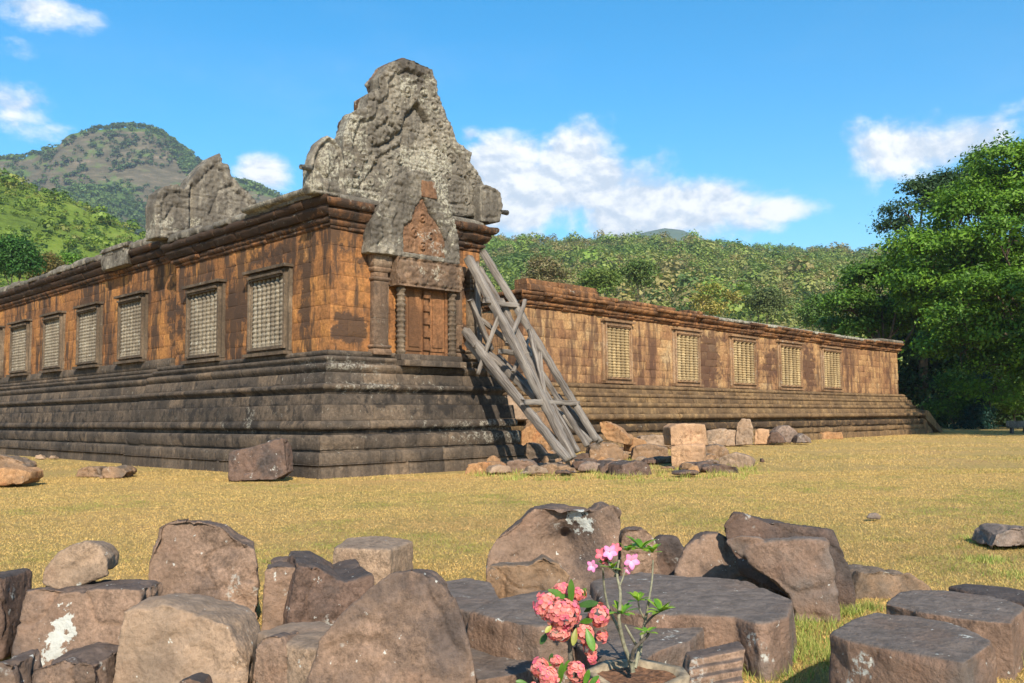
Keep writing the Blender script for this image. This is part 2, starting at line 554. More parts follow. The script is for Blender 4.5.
def simple_mat(name, col, rough=.8, var=.3, scale=8, trans=0, attr=None, bump=0, stretch=(1, 1, 1), bdist=.01):
    m, t = new_mat(name)
    pos = vmul(t, nd(t, 'NewGeometry').outputs['Position'], stretch)
    n = noise(t, pos, scale, 5, .6)
    base = nd(t, 'Attribute', attribute_name=attr).outputs['Color'] if attr else col
    k = rng01(t, n, .25, .75, 1 - var, 1 + var)
    c = mixc(t, 1.0, base, nd(t, 'CombineColor', {0: k, 1: k, 2: k}).outputs[0], 'MULTIPLY')
    if trans:
        d = nd(t, 'BsdfPrincipled', {'Base Color': c, 'Roughness': rough, 'Specular IOR Level': .3})
        tr = nd(t, 'BsdfTranslucent', {'Color': mixc(t, 1.0, c, (1.1, 1.25, .55), 'MULTIPLY')})
        mx = nd(t, 'MixShader', {0: trans, 1: d.outputs[0], 2: tr.outputs[0]})
        t.links.new(mx.outputs[0], nd(t, 'OutputMaterial').inputs[0])
    else:
        finish(t, c, rough, n if bump else None, bump, bdist, .25)
    return m


M['leaf'] = simple_mat('tree_leaves', None, .55, .2, 1.2, .28, 'col')
M['bark'] = simple_mat('tree_bark', (.10, .075, .05), .95, .5, 3, bump=.8, stretch=(1, 1, .2), bdist=.05)
m, t = new_mat('weathered_timber')
gv_ = nd(t, 'Attribute', attribute_name='col').outputs['Vector']
w1 = noise(t, vmul(t, gv_, (22, 22, 1.1)), 1, 5, .65); w2 = noise(t, vmul(t, gv_, (60, 60, 3)), 1, 4, .6); w3 = noise(t, vmul(t, gv_, (2, 2, .6)), 1, 4, .6)
wc = ramp(t, mth(t, 'ADD', mth(t, 'MULTIPLY', w1, .6), mth(t, 'MULTIPLY', w3, .4)), [(.36, (.05, .042, .036)), (.46, (.145, .122, .103)), (.57, (.24, .21, .18)), (.70, (.31, .27, .23))])
wc = mixc(t, rng01(t, w2, .56, .72, 0, .7), wc, (.06, .05, .042))
finish(t, wc, .9, mth(t, 'ADD', w1, w2), .8, .012, .2)
M['wood'] = m
M['grass'] = simple_mat('grass_blades', None, .8, .2, 3, .2, 'col')
M['petal'] = simple_mat('salmon_petals', None, .6, .12, 30, .25, 'col')
M['plantleaf'] = simple_mat('glossy_leaves', None, .4, .2, 30, .3, 'col')
M['stem'] = simple_mat('grey_green_stem', (.20, .19, .13), .8, .4, 40, bump=.4, bdist=.003)
M['stem_dark'] = simple_mat('spiny_grey_stem', (.11, .095, .075), .85, .5, 60, bump=.6, bdist=.004)
M['planter'] = simple_mat('mossy_planter', (.27, .21, .14), .9, .45, 14, bump=.8, bdist=.01)
M['soil'] = simple_mat('red_brown_soil', (.15, .075, .04), .95, .6, 30, bump=1.0, bdist=.02)


# ------------------------------------------------------------------ ground
def axis_steps(lim, near=40, dn=1.0):
    a = list(np.arange(0, near, dn)); x = near
    while x < lim:
        a.append(x); x *= 1.25
    a.append(lim)
    return np.array([-q for q in a[:0:-1]] + a)


def gheight(x, y):
    P = np.stack([np.ravel(x), np.ravel(y), np.zeros(np.size(x))], 1)
    d = (P[:, 0] + P[:, 1]) / math.sqrt(2)
    return (fbm(P, .16, 3, seed=3) * .05 * np.clip((60 - np.abs(d - 20)) / 40, 0, 1)).reshape(np.shape(x)) - .02


ga = axis_steps(7000)
gx, gy = np.meshgrid(ga, ga, indexing='ij')
gz = gheight(gx, gy)
n = len(ga)
idx = np.arange(n * n).reshape(n, n)
gq = np.stack([idx[:-1, :-1], idx[1:, :-1], idx[1:, 1:], idx[:-1, 1:]], -1).reshape(-1, 4)
m, t = new_mat('dry_lawn')
pos = nd(t, 'NewGeometry').outputs['Position']
b1 = noise(t, pos, .22, 6, .62); b2 = noise(t, pos, 1.3, 6, .65); b3 = noise(t, pos, 14, 6, .75); b4 = noise(t, pos, 55, 5, .75)
v = mth(t, 'ADD', mth(t, 'MULTIPLY', b1, .6), mth(t, 'MULTIPLY', b2, .4))
col = ramp(t, v, [(.30, (.34, .27, .08)), (.44, (.47, .335, .12)), (.56, (.53, .35, .135)), (.70, (.52, .31, .14))])
kv = rng01(t, mth(t, 'ADD', mth(t, 'MULTIPLY', b3, .5), mth(t, 'MULTIPLY', b4, .5)), .34, .66, .62, 1.22)
col = mixc(t, 1.0, col, nd(t, 'CombineColor', {0: kv, 1: kv, 2: kv}).outputs[0], 'MULTIPLY')
gr = rng01(t, noise(t, pos, .6, 6, .65), .58, .74, 0, .4)
col = mixc(t, gr, col, (.19, .21, .045))
finish(t, col, .95, mth(t, 'ADD', b3, b4), 1.0, .05, .1)
structure(link('ground', mk_mesh('ground', np.stack([gx.ravel(), gy.ravel(), gz.ravel()], 1), gq, mat=m)))


# ------------------------------------------------------------------ hills and mountain
class Hill:
    def __init__(self, D, pts, d0, back, ex, amp, nsc, lat0, lat1, cliff=0, seed=0, drop=.5):
        self.__dict__.update(locals())
        De = d0 + .885 * (D - d0) if cliff else D
        la = np.array([(x - 512) / FPX * De for x, y in pts])
        he = np.array([ondep(x, y, De)[2] for x, y in pts])
        self.la, self.he = la, he

    def prof(self, dep):
        u = np.clip((dep - self.d0) / (self.D - self.d0), 0, 1)
        f = u ** self.ex
        if self.cliff:
            f = np.interp(u, [0, .2, .4, .6, .80, .835, .865, .89, .91, 1.0], [0, .12, .29, .49, .715, .86, .975, .995, 1.0, .98])
        b = np.clip((dep - self.D) / self.back, 0, 1)
        return np.where(dep > self.D, 1 - self.drop * b ** 1.2, f)

    def z(self, lat, dep):
        H = np.interp(lat, self.la, self.he)
        P = np.stack([np.ravel(lat), np.ravel(dep), np.zeros(np.size(lat))], 1)
        nz = (fbm(P, self.nsc, 5, .5, self.seed) * self.amp).reshape(np.shape(lat))
        p = self.prof(dep)
        return H * p + nz * np.clip(p * 3, 0, 1) * np.clip(np.abs(dep - self.D) / (self.D * .12), .15, 1) - 1.5 * (p < .01)

    def mesh(self, name, mat, nu=220, nv=160):
        la = np.linspace(self.lat0, self.lat1, nu); de = np.linspace(self.d0 - 5, self.D + self.back, nv)
        L_, D_ = np.meshgrid(la, de, indexing='ij')
        Z = self.z(L_, D_)
        X = (D_ + L_) / math.sqrt(2); Y = (D_ - L_) / math.sqrt(2)
        i = np.arange(nu * nv).reshape(nu, nv)
        q = np.stack([i[:-1, :-1], i[1:, :-1], i[1:, 1:], i[:-1, 1:]], -1).reshape(-1, 4)
        return structure(link(name, mk_mesh(name, np.stack([X.ravel(), Y.ravel(), Z.ravel()], 1), q, mat=mat)))


def hill_mat(name, stops, scale, rock=None, rk=(.52, .72)):
    m, t = new_mat(name)
    g = nd(t, 'NewGeometry'); pos = g.outputs['Position']
    v = mth(t, 'ADD', mth(t, 'MULTIPLY', noise(t, pos, scale, 6, .6), .6), mth(t, 'MULTIPLY', noise(t, pos, scale * 7, 6, .65), .4))
    col = ramp(t, v, stops)
    if rock:
        nz = nd(t, 'SeparateXYZ', {0: g.outputs['Normal']}).outputs[2]
        rn = noise(t, vmul(t, pos, (1, 1, 2.5)), scale * 3, 8, .7)
        rc = ramp(t, noise(t, vmul(t, pos, (1, 1, 4)), scale * 6, 8, .75), [(.3, rock[0]), (.55, rock[1]), (.7, rock[2])])
        rf = rng01(t, mth(t, 'ADD', nz, mth(t, 'MULTIPLY', mth(t, 'SUBTRACT', rn, .5), 1.3)), rk[0], rk[1], 1, 0)
        col = mixc(t, rf, col, rc)
    finish(t, col, .95, noise(t, pos, scale * 10, 8, .7), 1.0, 3 if rock else 1.0, .05)
    return m


hm_green = hill_mat('grassy_hillside', [(.34, (.06, .09, .018)), (.5, (.13, .185, .028)), (.66, (.20, .235, .048))], .035)
hm_forest = hill_mat('wooded_hillside', [(.35, (.05, .075, .02)), (.5, (.085, .115, .028)), (.65, (.15, .15, .05))], .02)
hm_mtn = hill_mat('rocky_mountainside', [(.36, (.04, .072, .02)), (.5, (.07, .115, .03)), (.64, (.11, .16, .04))], .006,
                  rock=[(.045, .042, .026), (.105, .09, .058), (.20, .15, .105)], rk=(.56, .76))
hm_far = hill_mat('far_mountainside', [(.4, (.04, .07, .04)), (.6, (.07, .10, .06))], .004)

hillR = Hill(760, [(300, 262), (420, 246), (490, 243), (560, 245), (640, 245), (700, 248), (760, 253), (830, 259), (870, 262), (950, 270), (1100, 290), (1300, 330), (1600, 400)], 150, 700, 1.12, 9, .012, -420, 900, seed=2)
hillL = Hill(360, [(-400, 110), (-200, 140), (-60, 162), (0, 178), (60, 200), (130, 233), (190, 262), (260, 290), (340, 350), (420, 405)], 105, 260, 1.05, 5, .02, -330, -20, seed=5)
mtn = Hill(1700, [(-700, 330), (-300, 240), (-150, 185), (-40, 166), (0, 163), (20, 160), (40, 152), (59, 147), (66, 136), (90, 128), (120, 124), (145, 126), (157, 132), (165, 142), (178, 158),
                  (192, 172), (215, 180), (240, 186), (262, 195), (285, 205), (330, 225), (420, 245), (520, 262), (600, 300), (700, 400)], 380, 900, 1.1, 22, .006, -2250, 320, cliff=1, seed=9)
farm = Hill(3000, [(480, 330), (590, 258), (625, 239), (648, 231), (668, 227), (686, 229), (705, 237), (760, 258), (900, 330)], 2300, 700, 1.2, 18, .004, -100, 1300, seed=4)
hillR.mesh('hill', hm_forest)
hillL.mesh('hill', hm_green, 160, 140)
mtn.mesh('mountain', hm_mtn, 320, 260)
farm.mesh('mountain', hm_far, 90, 70)

rngG = np.random.default_rng(11)


def leaf_quads(C, Nrm, size, rng, aspect=.55):
    """one leaf-shaped quad per centre; C, Nrm: Nx3"""
    N = len(C)
    a = rng.normal(size=(N, 3)); a -= (a * Nrm).sum(1)[:, None] * Nrm
    a /= np.linalg.norm(a, axis=1)[:, None] + 1e-9
    b = np.cross(Nrm, a)
    s = np.broadcast_to(size, (N,))[:, None]
    V = np.stack([C - a * s, C + b * s * aspect, C + a * s, C - b * s * aspect], 1)
    return V.reshape(-1, 3), np.arange(4 * N).reshape(N, 4)


def unit(rng, N):
    v = rng.normal(size=(N, 3))
    return v / np.linalg.norm(v, axis=1)[:, None]


def clump_field(P, R, H, K, colors, size, rng, up=.35):
    """many small crowns: P Nx3 bases, R radii, H heights; K leaves each; colors Nx3"""
    N = len(P)
    u = unit(rng, N * K)
    rr = rng.uniform(.55, 1.05, (N * K, 1))
    u[:, 2] = np.abs(u[:, 2]) * 1.25 - .3
    Rk = np.repeat(R, K)[:, None]; Hk = np.repeat(H, K)
    lump = 1 + .35 * np.sin(u[:, :1] * 5 + np.repeat(rng.uniform(0, 6, N), K)[:, None]) * np.cos(u[:, 1:2] * 4)
    C = np.repeat(P, K, 0) + u * rr * lump * np.concatenate([Rk, Rk, Rk * 0], 1)
    C[:, 2] += Hk * .58 + u[:, 2] * rr[:, 0] * Hk * .45
    nr = u + rng.normal(size=u.shape) * .38 + np.array([0, 0, up])
    nr /= np.linalg.norm(nr, axis=1)[:, None]
    V, Q = leaf_quads(C, nr, np.repeat(R, K) * size * rng.uniform(.6, 1.3, N * K), rng, .75)
    c = np.repeat(colors, K, 0) * rng.uniform(.88, 1.12, (N * K, 1))
    return V, Q, np.repeat(c, 4, 0)


PAL_F = np.array([(.06, .105, .024), (.075, .125, .028), (.095, .15, .032), (.12, .17, .036), (.14, .165, .05), (.165, .155, .062), (.145, .14, .058), (.06, .10, .028), (.115, .19, .034)]) * 1.55


def scatter(hill, n, la, de, rng, hr, keep=None, minz=2):
    lat = rng.uniform(*la, n); dep = rng.uniform(*de, n)
    if keep is not None:
        k = keep(lat, dep); lat, dep = lat[k], dep[k]
    z = hill.z(lat, dep)
    k = z > minz
    lat, dep, z = lat[k], dep[k], z[k]
    P = np.stack([(dep + lat) / math.sqrt(2), (dep - lat) / math.sqrt(2), z], 1)
    return P, lat, dep


def pick_cols(P, pal, rng, sc, spread=2.2):
    f = fbm(P, sc, 3, seed=8) * .9 + .45 + rng.normal(size=len(P)) * .16
    i = np.clip((f * len(pal)).astype(int), 0, len(pal) - 1)
    return pal[i] * rng.uniform(.85, 1.15, (len(P), 1))


# forest over the right-hand hill
Pf, la_, de_ = scatter(hillR, 12000, (-150, 520), (160, 800), rngG, None)
Hf = rngG.uniform(3.5, 10.5, len(Pf)) * (1 + .55 * (rngG.random(len(Pf)) < .08)); Rf = Hf * rngG.uniform(.34, .56, len(Pf))
cf = pick_cols(Pf, PAL_F, rngG, .012)
V, Q, C = clump_field(Pf, Rf, Hf, 130, cf * np.array([1.12, 1.0, .9]), .15, rngG, .8)
stuff(link('forest', mk_mesh('forest', V, Q, {'col': C}, mat=M['leaf'])), 'mixed green and brown woods covering the hillside behind the long low temple', 'woods')

# scrub on the near grassy hill
P1, a1, d1 = scatter(hillL, 9000, (-330, -30), (110, 385), rngG, None)
nn = fbm(P1, .06, 3, seed=6)
P1 = P1[nn > -.35]
H1 = rngG.uniform(.8, 2.6, len(P1)) * (1 + 1.2 * (rngG.random(len(P1)) < .12)); R1 = H1 * rngG.uniform(.5, .8, len(P1))
pal = np.array([(.10, .17, .02), (.15, .22, .025), (.18, .25, .03), (.08, .14, .02), (.22, .24, .05), (.16, .23, .03)]) * .95
V, Q, C = clump_field(P1, R1, H1, 46, pick_cols(P1, pal, rngG, .05), .24, rngG)
stuff(link('scrub', mk_mesh('scrub', V, Q, {'col': C}, mat=M['leaf'])), 'bright green scrub on the near grassy hillside at left', 'scrub')

# woods on the mountain, thinner on the cliffs
P2, a2, d2 = scatter(mtn, 26000, (-1350, -230), (700, 1780), rngG, None, minz=10)
u2 = (d2 - 380) / 1320
nn = fbm(P2, .02, 4, seed=3)
k2 = (nn > -.5) & ((u2 < .81) | (u2 > .875) | (nn > -.2))
P2 = P2[k2]
H2 = rngG.uniform(4, 11, len(P2)) * (1 + .5 * (u2[k2] > .95)); R2 = H2 * rngG.uniform(.45, .7, len(P2))
pal = np.array([(.04, .075, .02), (.06, .11, .025), (.09, .15, .03), (.12, .185, .035), (.07, .10, .03)])
V, Q, C = clump_field(P2, R2, H2, 26, pick_cols(P2, pal, rngG, .006), .34, rngG)
stuff(link('mountain_woods', mk_mesh('mountain_woods', V, Q, {'col': C}, mat=M['leaf'])), 'thin green woods on the slopes of the rocky mountain', 'woods')


# ------------------------------------------------------------------ stone courses
def subdiv_profile(prof, res):
    z = []; o = []
    for (z0, o0), (z1, o1) in zip(prof[:-1], prof[1:]):
        k = max(1, int(math.ceil(math.hypot(z1 - z0, o1 - o0) / res)))
        for i in range(k):
            z.append(z0 + (z1 - z0) * i / k); o.append(o0 + (o1 - o0) * i / k)
    z.append(prof[-1][0]); o.append(prof[-1][1])
    return np.array(z), np.array(o)


def facade(qb, P0, d, nrm, L, courses, c0=0, c1=0, res=.1, lens=(.6, 1.3), rng=None, jit=.004, rough=.02,
           drop=None, dark=None, lich=None, inner=-.12, edge=.011):
    """courses: list of (profile, opts); profile = [(z, out), ...] from low to high"""
    P0 = np.array([*P0, 0.0]); d = np.array([*d, 0.0]); nrm = np.array([*nrm, 0.0])
    for prof in courses:
        zz, oo = subdiv_profile(prof, res)
        zt, zb = zz[-1], zz[0]
        g = .003
        zz = zz.copy(); zz[0] += g; zz[-1] -= g
        if len(zz) > 1 and zt - zb > .12:
            zz = np.insert(zz, 1, zz[0] + .022); oo = np.insert(oo, 1, np.interp(zz[1], [zz[0], zz[2]], [oo[0], oo[1]]))
            zz = np.insert(zz, -1, zz[-1] - .022); oo = np.insert(oo, -1, np.interp(zz[-2], [zz[-3], zz[-1]], [oo[-2], oo[-1]]))
        s = -rng.uniform(0, lens[0]) * 0
        cuts = [0.0]
        while cuts[-1] < L - lens[0] * .7:
            cuts.append(min(L, cuts[-1] + rng.uniform(*lens)))
        if L - cuts[-1] > 1e-6:
            if L - cuts[-1] < lens[0] * .5 and len(cuts) > 1:
                cuts[-1] = L
            else:
                cuts.append(L)
        for s0, s1 in zip(cuts[:-1], cuts[1:]):
            if drop and drop((s0 + s1) / 2, (zb + zt) / 2, rng):
                continue
            k = max(1, int(math.ceil((s1 - s0 - .06) / res)))
            ss = np.concatenate([[s0 + g], np.linspace(s0 + .028, s1 - .028, k + 1), [s1 - g]])
            A, B = np.meshgrid(ss, np.arange(len(zz)), indexing='ij')
            Z = zz[B]; O = oo[B]
            e = np.minimum(np.minimum(A - s0, s1 - A), np.minimum(Z - zb, zt - Z))
            Pn = np.stack([A.ravel(), Z.ravel() * 1.0, np.full(A.size, P0[0] + P0[1] * 3 + nrm[0] * 9)], 1)
            bump = (fbm(Pn, 2.2, 4, seed=1) * rough).reshape(A.shape)
            chip = np.maximum(0, fbm(Pn, 4.0, 3, seed=2).reshape(A.shape)) * np.exp(-np.maximum(e, 0) / .06) * .06 * (rough / .02)
            O2 = O + rng.normal() * jit + bump - edge * np.exp(-np.maximum(e, 0) / .022) - chip + (A - (s0 + s1) / 2) * rng.normal() * .003
            A2 = A.copy()
            if s0 == 0.0 and c0:
                A2 = A2 - c0 * O2 * (1 - (A - s0) / (s1 - s0))
            if s1 == L and c1:
                A2 = A2 + c1 * O2 * ((A - s0) / (s1 - s0))
            V = P0 + d * A2[..., None] + nrm * O2[..., None]
            V[..., 2] = Z
            nu, nv = A.shape
            i = np.arange(nu * nv).reshape(nu, nv)
            q = np.stack([i[:-1, :-1], i[1:, :-1], i[1:, 1:], i[:-1, 1:]], -1).reshape(-1, 4)
            fl = np.dot(np.cross(d, [0, 0, 1]), nrm) < 0
            if fl:
                q = q[:, ::-1]
            rv = rng.random()
            at = {'rnd': rv,
                  'dark': (dark(A.ravel(), Z.ravel()) if dark else 0.0), 'lich': (lich(A.ravel(), Z.ravel()) if lich else 0.0)}
            qb.add(V.reshape(-1, 3), q, **at)
            ring = np.concatenate([i[:, 0], i[-1, 1:], i[-2::-1, -1], i[0, -2:0:-1]])
            fr = V.reshape(-1, 3)[ring]
            bk = fr - nrm * (O2.ravel()[ring] - inner)[:, None]
            if s0 == 0.0 and c0 or s1 == L and c1:       # keep skirts inside mitred corners
                al = (bk - P0) @ d
                lo, hi = (-c0 * inner if c0 else -1e9), (L + c1 * inner if c1 else 1e9)
                bk = bk + d * (np.clip(al, lo, hi) - al)[:, None]
            n_ = len(ring)
            sq = np.array([(j, (j + 1) % n_, n_ + (j + 1) % n_, n_ + j) for j in range(n_)])
            if not fl:
                sq = sq[:, ::-1]
            aa = {kk: (vv if np.isscalar(vv) else np.concatenate([vv[ring], vv[ring]])) for kk, vv in at.items()}
            qb.add(np.concatenate([fr, bk]), sq, **aa)


def blobs(lst):
    def fn(s, z):
        o = np.zeros(len(s))
        for (a, b, ra, rb, k) in lst:
            o = np.maximum(o, k * np.exp(-np.abs((s - a) / ra) ** 2.5 - np.abs((z - b) / rb) ** 2.5)) if k > 0 else o + k * np.exp(-np.abs((s - a) / ra) ** 2.5 - np.abs((z - b) / rb) ** 2.5)
        return o
    return fn


PL = [  # plinth profile, courses from the ground up (z, projection beyond the wall)
    [(-.15, 1.02), (.34, 1.0), (.36, 1.0)], [(.36, .99), (.62, .98), (.68, .93)],
    [(.68, .86), (.74, .86)], [(.74, .90), (.92, .93), (1.10, .92), (1.14, .88)],
    [(1.14, .70), (1.26, .70)], [(1.26, .80), (1.32, .86), (1.42, .86), (1.52, .80)], [(1.52, .79), (1.96, .75)],
    [(1.96, .64), (2.16, .62), (2.26, .60)], [(2.26, .50), (2.33, .52), (2.42, .64), (2.50, .64), (2.55, .56)],
    [(2.55, .50), (2.86, .44)], [(2.86, .36), (2.93, .40), (3.0, .45), (3.08, .45), (3.12, .38)],
    [(3.12, .24), (3.2, .24), (3.24, .30), (3.31, .30), (3.34, .22)], [(3.34, .14), (3.42, .18), (3.50, .16)]]


def wall_courses(z0, z1, h, rng):
    k = max(1, round((z1 - z0) / h)); out = []
    zs = np.linspace(z0, z1, k + 1)
    zs[1:-1] += rng.normal(size=k - 1) * .02
    return [[(a, 0), (b, 0)] for a, b in zip(zs[:-1], zs[1:])]


def cornice_courses(z, s=.74):
    return [[(a, o * s) for a, o in c] for c in [[(z, .02), (z + .05, .09), (z + .12, .09)], [(z + .12, .13), (z + .2, .20), (z + .26, .2)],
            [(z + .26, .15), (z + .31, .15)], [(z + .31, .24), (z + .42, .33), (z + .50, .40), (z + .54, .40)],
            [(z + .54, .36), (z + .60, .36)], [(z + .60, .46), (z + .70, .56), (z + .78, .58), (z + .84, .55)],
            ]]


rs = np.random.default_rng(5)
WX, WY, WXR = 14.46, 21.70, 20.25           # wall planes of the near gable: left, front, right
YS = 31.5                                   # where the long left front steps back
WX2, YE = 14.92, 78.0
CX = (WX + WXR) / 2

temple = thing('temple', 'tall blackened stone temple with a carved gable propped by timbers, nearest building', 'temple', (WX, WY, 0))

# plinth
qb = Quads()
lw = WXR - WX
lich_front = blobs([(.5, 3.05, 1.0, .25, .9), (1.4, 2.45, 1.6, .2, .8), (4.8, 1.3, 2.2, .18, .9), (5.2, .95, 1.6, .2, .8), (3.2, 2.5, .9, .15, .5)])
dark_front = blobs([(3, 2.2, 4.0, .6, .5), (3, 1.2, 4, .18, .6)])
facade(qb, (WX, WY), (1, 0), (0, -1), lw, PL, 1, 1, .09, (.55, 1.25), rs, dark=dark_front, lich=lich_front)
facade(qb, (WX, WY), (0, 1), (-1, 0), YS + .95 - WY, PL, 1, 1, .09, (.7, 1.5), rs,
       dark=blobs([(5, 1.8, 8, 1.4, .45)]), lich=blobs([(3.0, 1.6, .25, .45, .8), (4.6, 1.5, .2, .4, .7), (.6, 3.0, .8, .3, .5)]))
facade(qb, (WX, YS + .95), (1, 0), (0, 1), WX2 - WX, PL, 1, -1, .09, (.4, .8), rs)
PL2 = PL + [[(3.50, .10), (3.6, .14), (3.86, .10)]]
facade(qb, (WX2, YS + .95), (0, 1), (-1, 0), YE - YS, PL2, -1, 0, .13, (.8, 1.7), rs, dark=blobs([(20, 1.5, 40, 1.6, .45)]))
facade(qb, (WXR, WY), (0, 1), (1, 0), 10, PL, 1, 0, .16, (.7, 1.5), rs)
qb.box((WX - .05, WY + .05, -.1), (WXR + .05, YS + .9, 3.4), rnd=.3, dark=0, lich=0)
qb.box((WX2 - .05, YS, -.1), (WXR + .02, YE, 3.3), rnd=.3, dark=0, lich=0)
link('plinth', qb.mesh('plinth', M['plinth_l']), temple)

# walls
qb = Quads()
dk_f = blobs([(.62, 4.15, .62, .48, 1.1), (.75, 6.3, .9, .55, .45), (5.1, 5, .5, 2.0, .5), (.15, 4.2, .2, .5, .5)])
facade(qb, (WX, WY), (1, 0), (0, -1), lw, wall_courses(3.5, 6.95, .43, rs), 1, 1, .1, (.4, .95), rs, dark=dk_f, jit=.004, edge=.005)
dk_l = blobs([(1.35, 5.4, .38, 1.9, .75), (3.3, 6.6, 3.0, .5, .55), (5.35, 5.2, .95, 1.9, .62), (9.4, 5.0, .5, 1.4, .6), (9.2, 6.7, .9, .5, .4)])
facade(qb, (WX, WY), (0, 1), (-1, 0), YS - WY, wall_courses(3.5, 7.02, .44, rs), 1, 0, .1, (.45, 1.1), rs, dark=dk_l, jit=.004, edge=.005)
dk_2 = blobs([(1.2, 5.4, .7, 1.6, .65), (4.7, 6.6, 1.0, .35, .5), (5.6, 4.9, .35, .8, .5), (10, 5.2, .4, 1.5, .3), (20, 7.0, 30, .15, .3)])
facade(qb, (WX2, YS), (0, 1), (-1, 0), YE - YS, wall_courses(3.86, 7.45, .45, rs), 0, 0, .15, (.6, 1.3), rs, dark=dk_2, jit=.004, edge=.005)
facade(qb, (WXR, WY), (0, 1), (1, 0), 10, wall_courses(3.5, 6.95, .44, rs), 1, 0, .2, (.5, 1.2), rs)
qb.box((WX + .08, WY + .08, 3.3), (WXR - .08, YS - .02, 7.75), rnd=.3, dark=.4, lich=0)
qb.box((WX2 + .08, YS + .01, 3.2), (WXR - .1, YE, 7.9), rnd=.3, dark=.4, lich=0)
link('wall', qb.mesh('wall', M['wall_l']), temple)

# cornices
qb = Quads()
cc = cornice_courses(6.95)
facade(qb, (WX + 4.05, WY), (1, 0), (0, -1), lw - 4.05, cc, 0, 1, .09, (.5, .8), rs, jit=.025, rough=.07, edge=.02, dark=lambda s, z: np.full(len(s), .4))
link('cornice', qb.mesh('cornice', M['cornice_l']), temple); qb = Quads()
facade(qb, (WX, WY), (1, 0), (0, -1), 1.22, cc, 1, 0, .09, (.5, .8), rs, jit=.015, rough=.035)
facade(qb, (WX, WY), (0, 1), (-1, 0), YS - WY, cornice_courses(7.02), 1, 1, .09, (.7, 1.6), rs, jit=.015, rough=.035, dark=blobs([(6, 7.6, 9, .42, .95)]))
facade(qb, (WX, YS), (1, 0), (0, 1), WX2 - WX, cornice_courses(7.02), 1, 0, .1, (.4, .8), rs)
link('cornice', qb.mesh('cornice', M['cornice_l']), temple); qb = Quads()
facade(qb, (WX2, YS), (0, 1), (-1, 0), YE - YS, cornice_courses(7.45), 0, 0, .13, (.8, 1.8), rs, jit=.015, rough=.035, dark=blobs([(20, 8.05, 40, .42, .95)]))
link('cornice', qb.mesh('cornice', M['cornice_l']), temple); qb = Quads()
facade(qb, (WXR, WY), (0, 1), (1, 0), 10, cornice_courses(6.95), 1, 0, .16, (.7, 1.6), rs)
link('cornice', qb.mesh('cornice', M['cornice_l']), temple)

# ragged grey roof course on top of the long left cornice
qb = Quads()
rsd = np.random.default_rng(21)
for y0, y1, zb, X0 in ((WY + .25, YS, 7.86, WX), (YS + .3, YE, 8.29, WX2)):
    y = y0
    while y < y1:
        L_ = rsd.uniform(.7, 1.6); h = rsd.uniform(.20, .40)
        o = rsd.uniform(.36, .50)
        if True:
            facade(qb, (X0, y), (0, 1), (-1, 0), min(L_, y1 - y), [[(zb, o), (zb + h * .6, o - .02), (zb + h, o - .12)]], 0, 0, .1, (3, 4), rsd, rough=.08, edge=.03, inner=-.3)
        y += L_
    link('roof_edge', qb.mesh('roof_edge', M['gray']), temple); qb = Quads()
facade(qb, (WX + .1, WY), (1, 0), (0, -1), lw - .2, [[(7.79, .36), (7.88, .34), (7.96, .24)]], 0, 0, .09, (.7, 1.2), rsd, rough=.05, inner=-.3)
link('roof_edge', qb.mesh('roof_edge', M['gray']), temple)


# carved stones: outline in the photo -> real metres in the wall plane -> thick prism with relief
def to_xz(px, Y):
    return [tuple(ony(x, y, Y)[[0, 2]]) for x, y in px]


def seg_dist(P, poly, closed=True):
    P = np.asarray(P); best = np.full(len(P), 1e9)
    n_ = len(poly)
    for i in range(n_ if closed else n_ - 1):
        a = np.array(poly[i]); b = np.array(poly[(i + 1) % n_])
        ab = b - a
        u = np.clip(((P - a) @ ab) / (ab @ ab + 1e-12), 0, 1)
        best = np.minimum(best, np.linalg.norm(P - (a + u[:, None] * ab), axis=1))
    return best


def arc_along(P, poly):
    P = np.asarray(P); best = np.full(len(P), 1e9); arc = np.zeros(len(P)); s0 = 0.0
    n_ = len(poly)
    for i in range(n_):
        a = np.array(poly[i]); b = np.array(poly[(i + 1) % n_]); ab = b - a; L_ = np.linalg.norm(ab)
        u = np.clip(((P - a) @ ab) / (ab @ ab + 1e-12), 0, 1)
        d = np.linalg.norm(P - (a + u[:, None] * ab), axis=1)
        k = d < best
        best[k] = d[k]; arc[k] = s0 + u[k] * L_; s0 += L_
    return best, arc


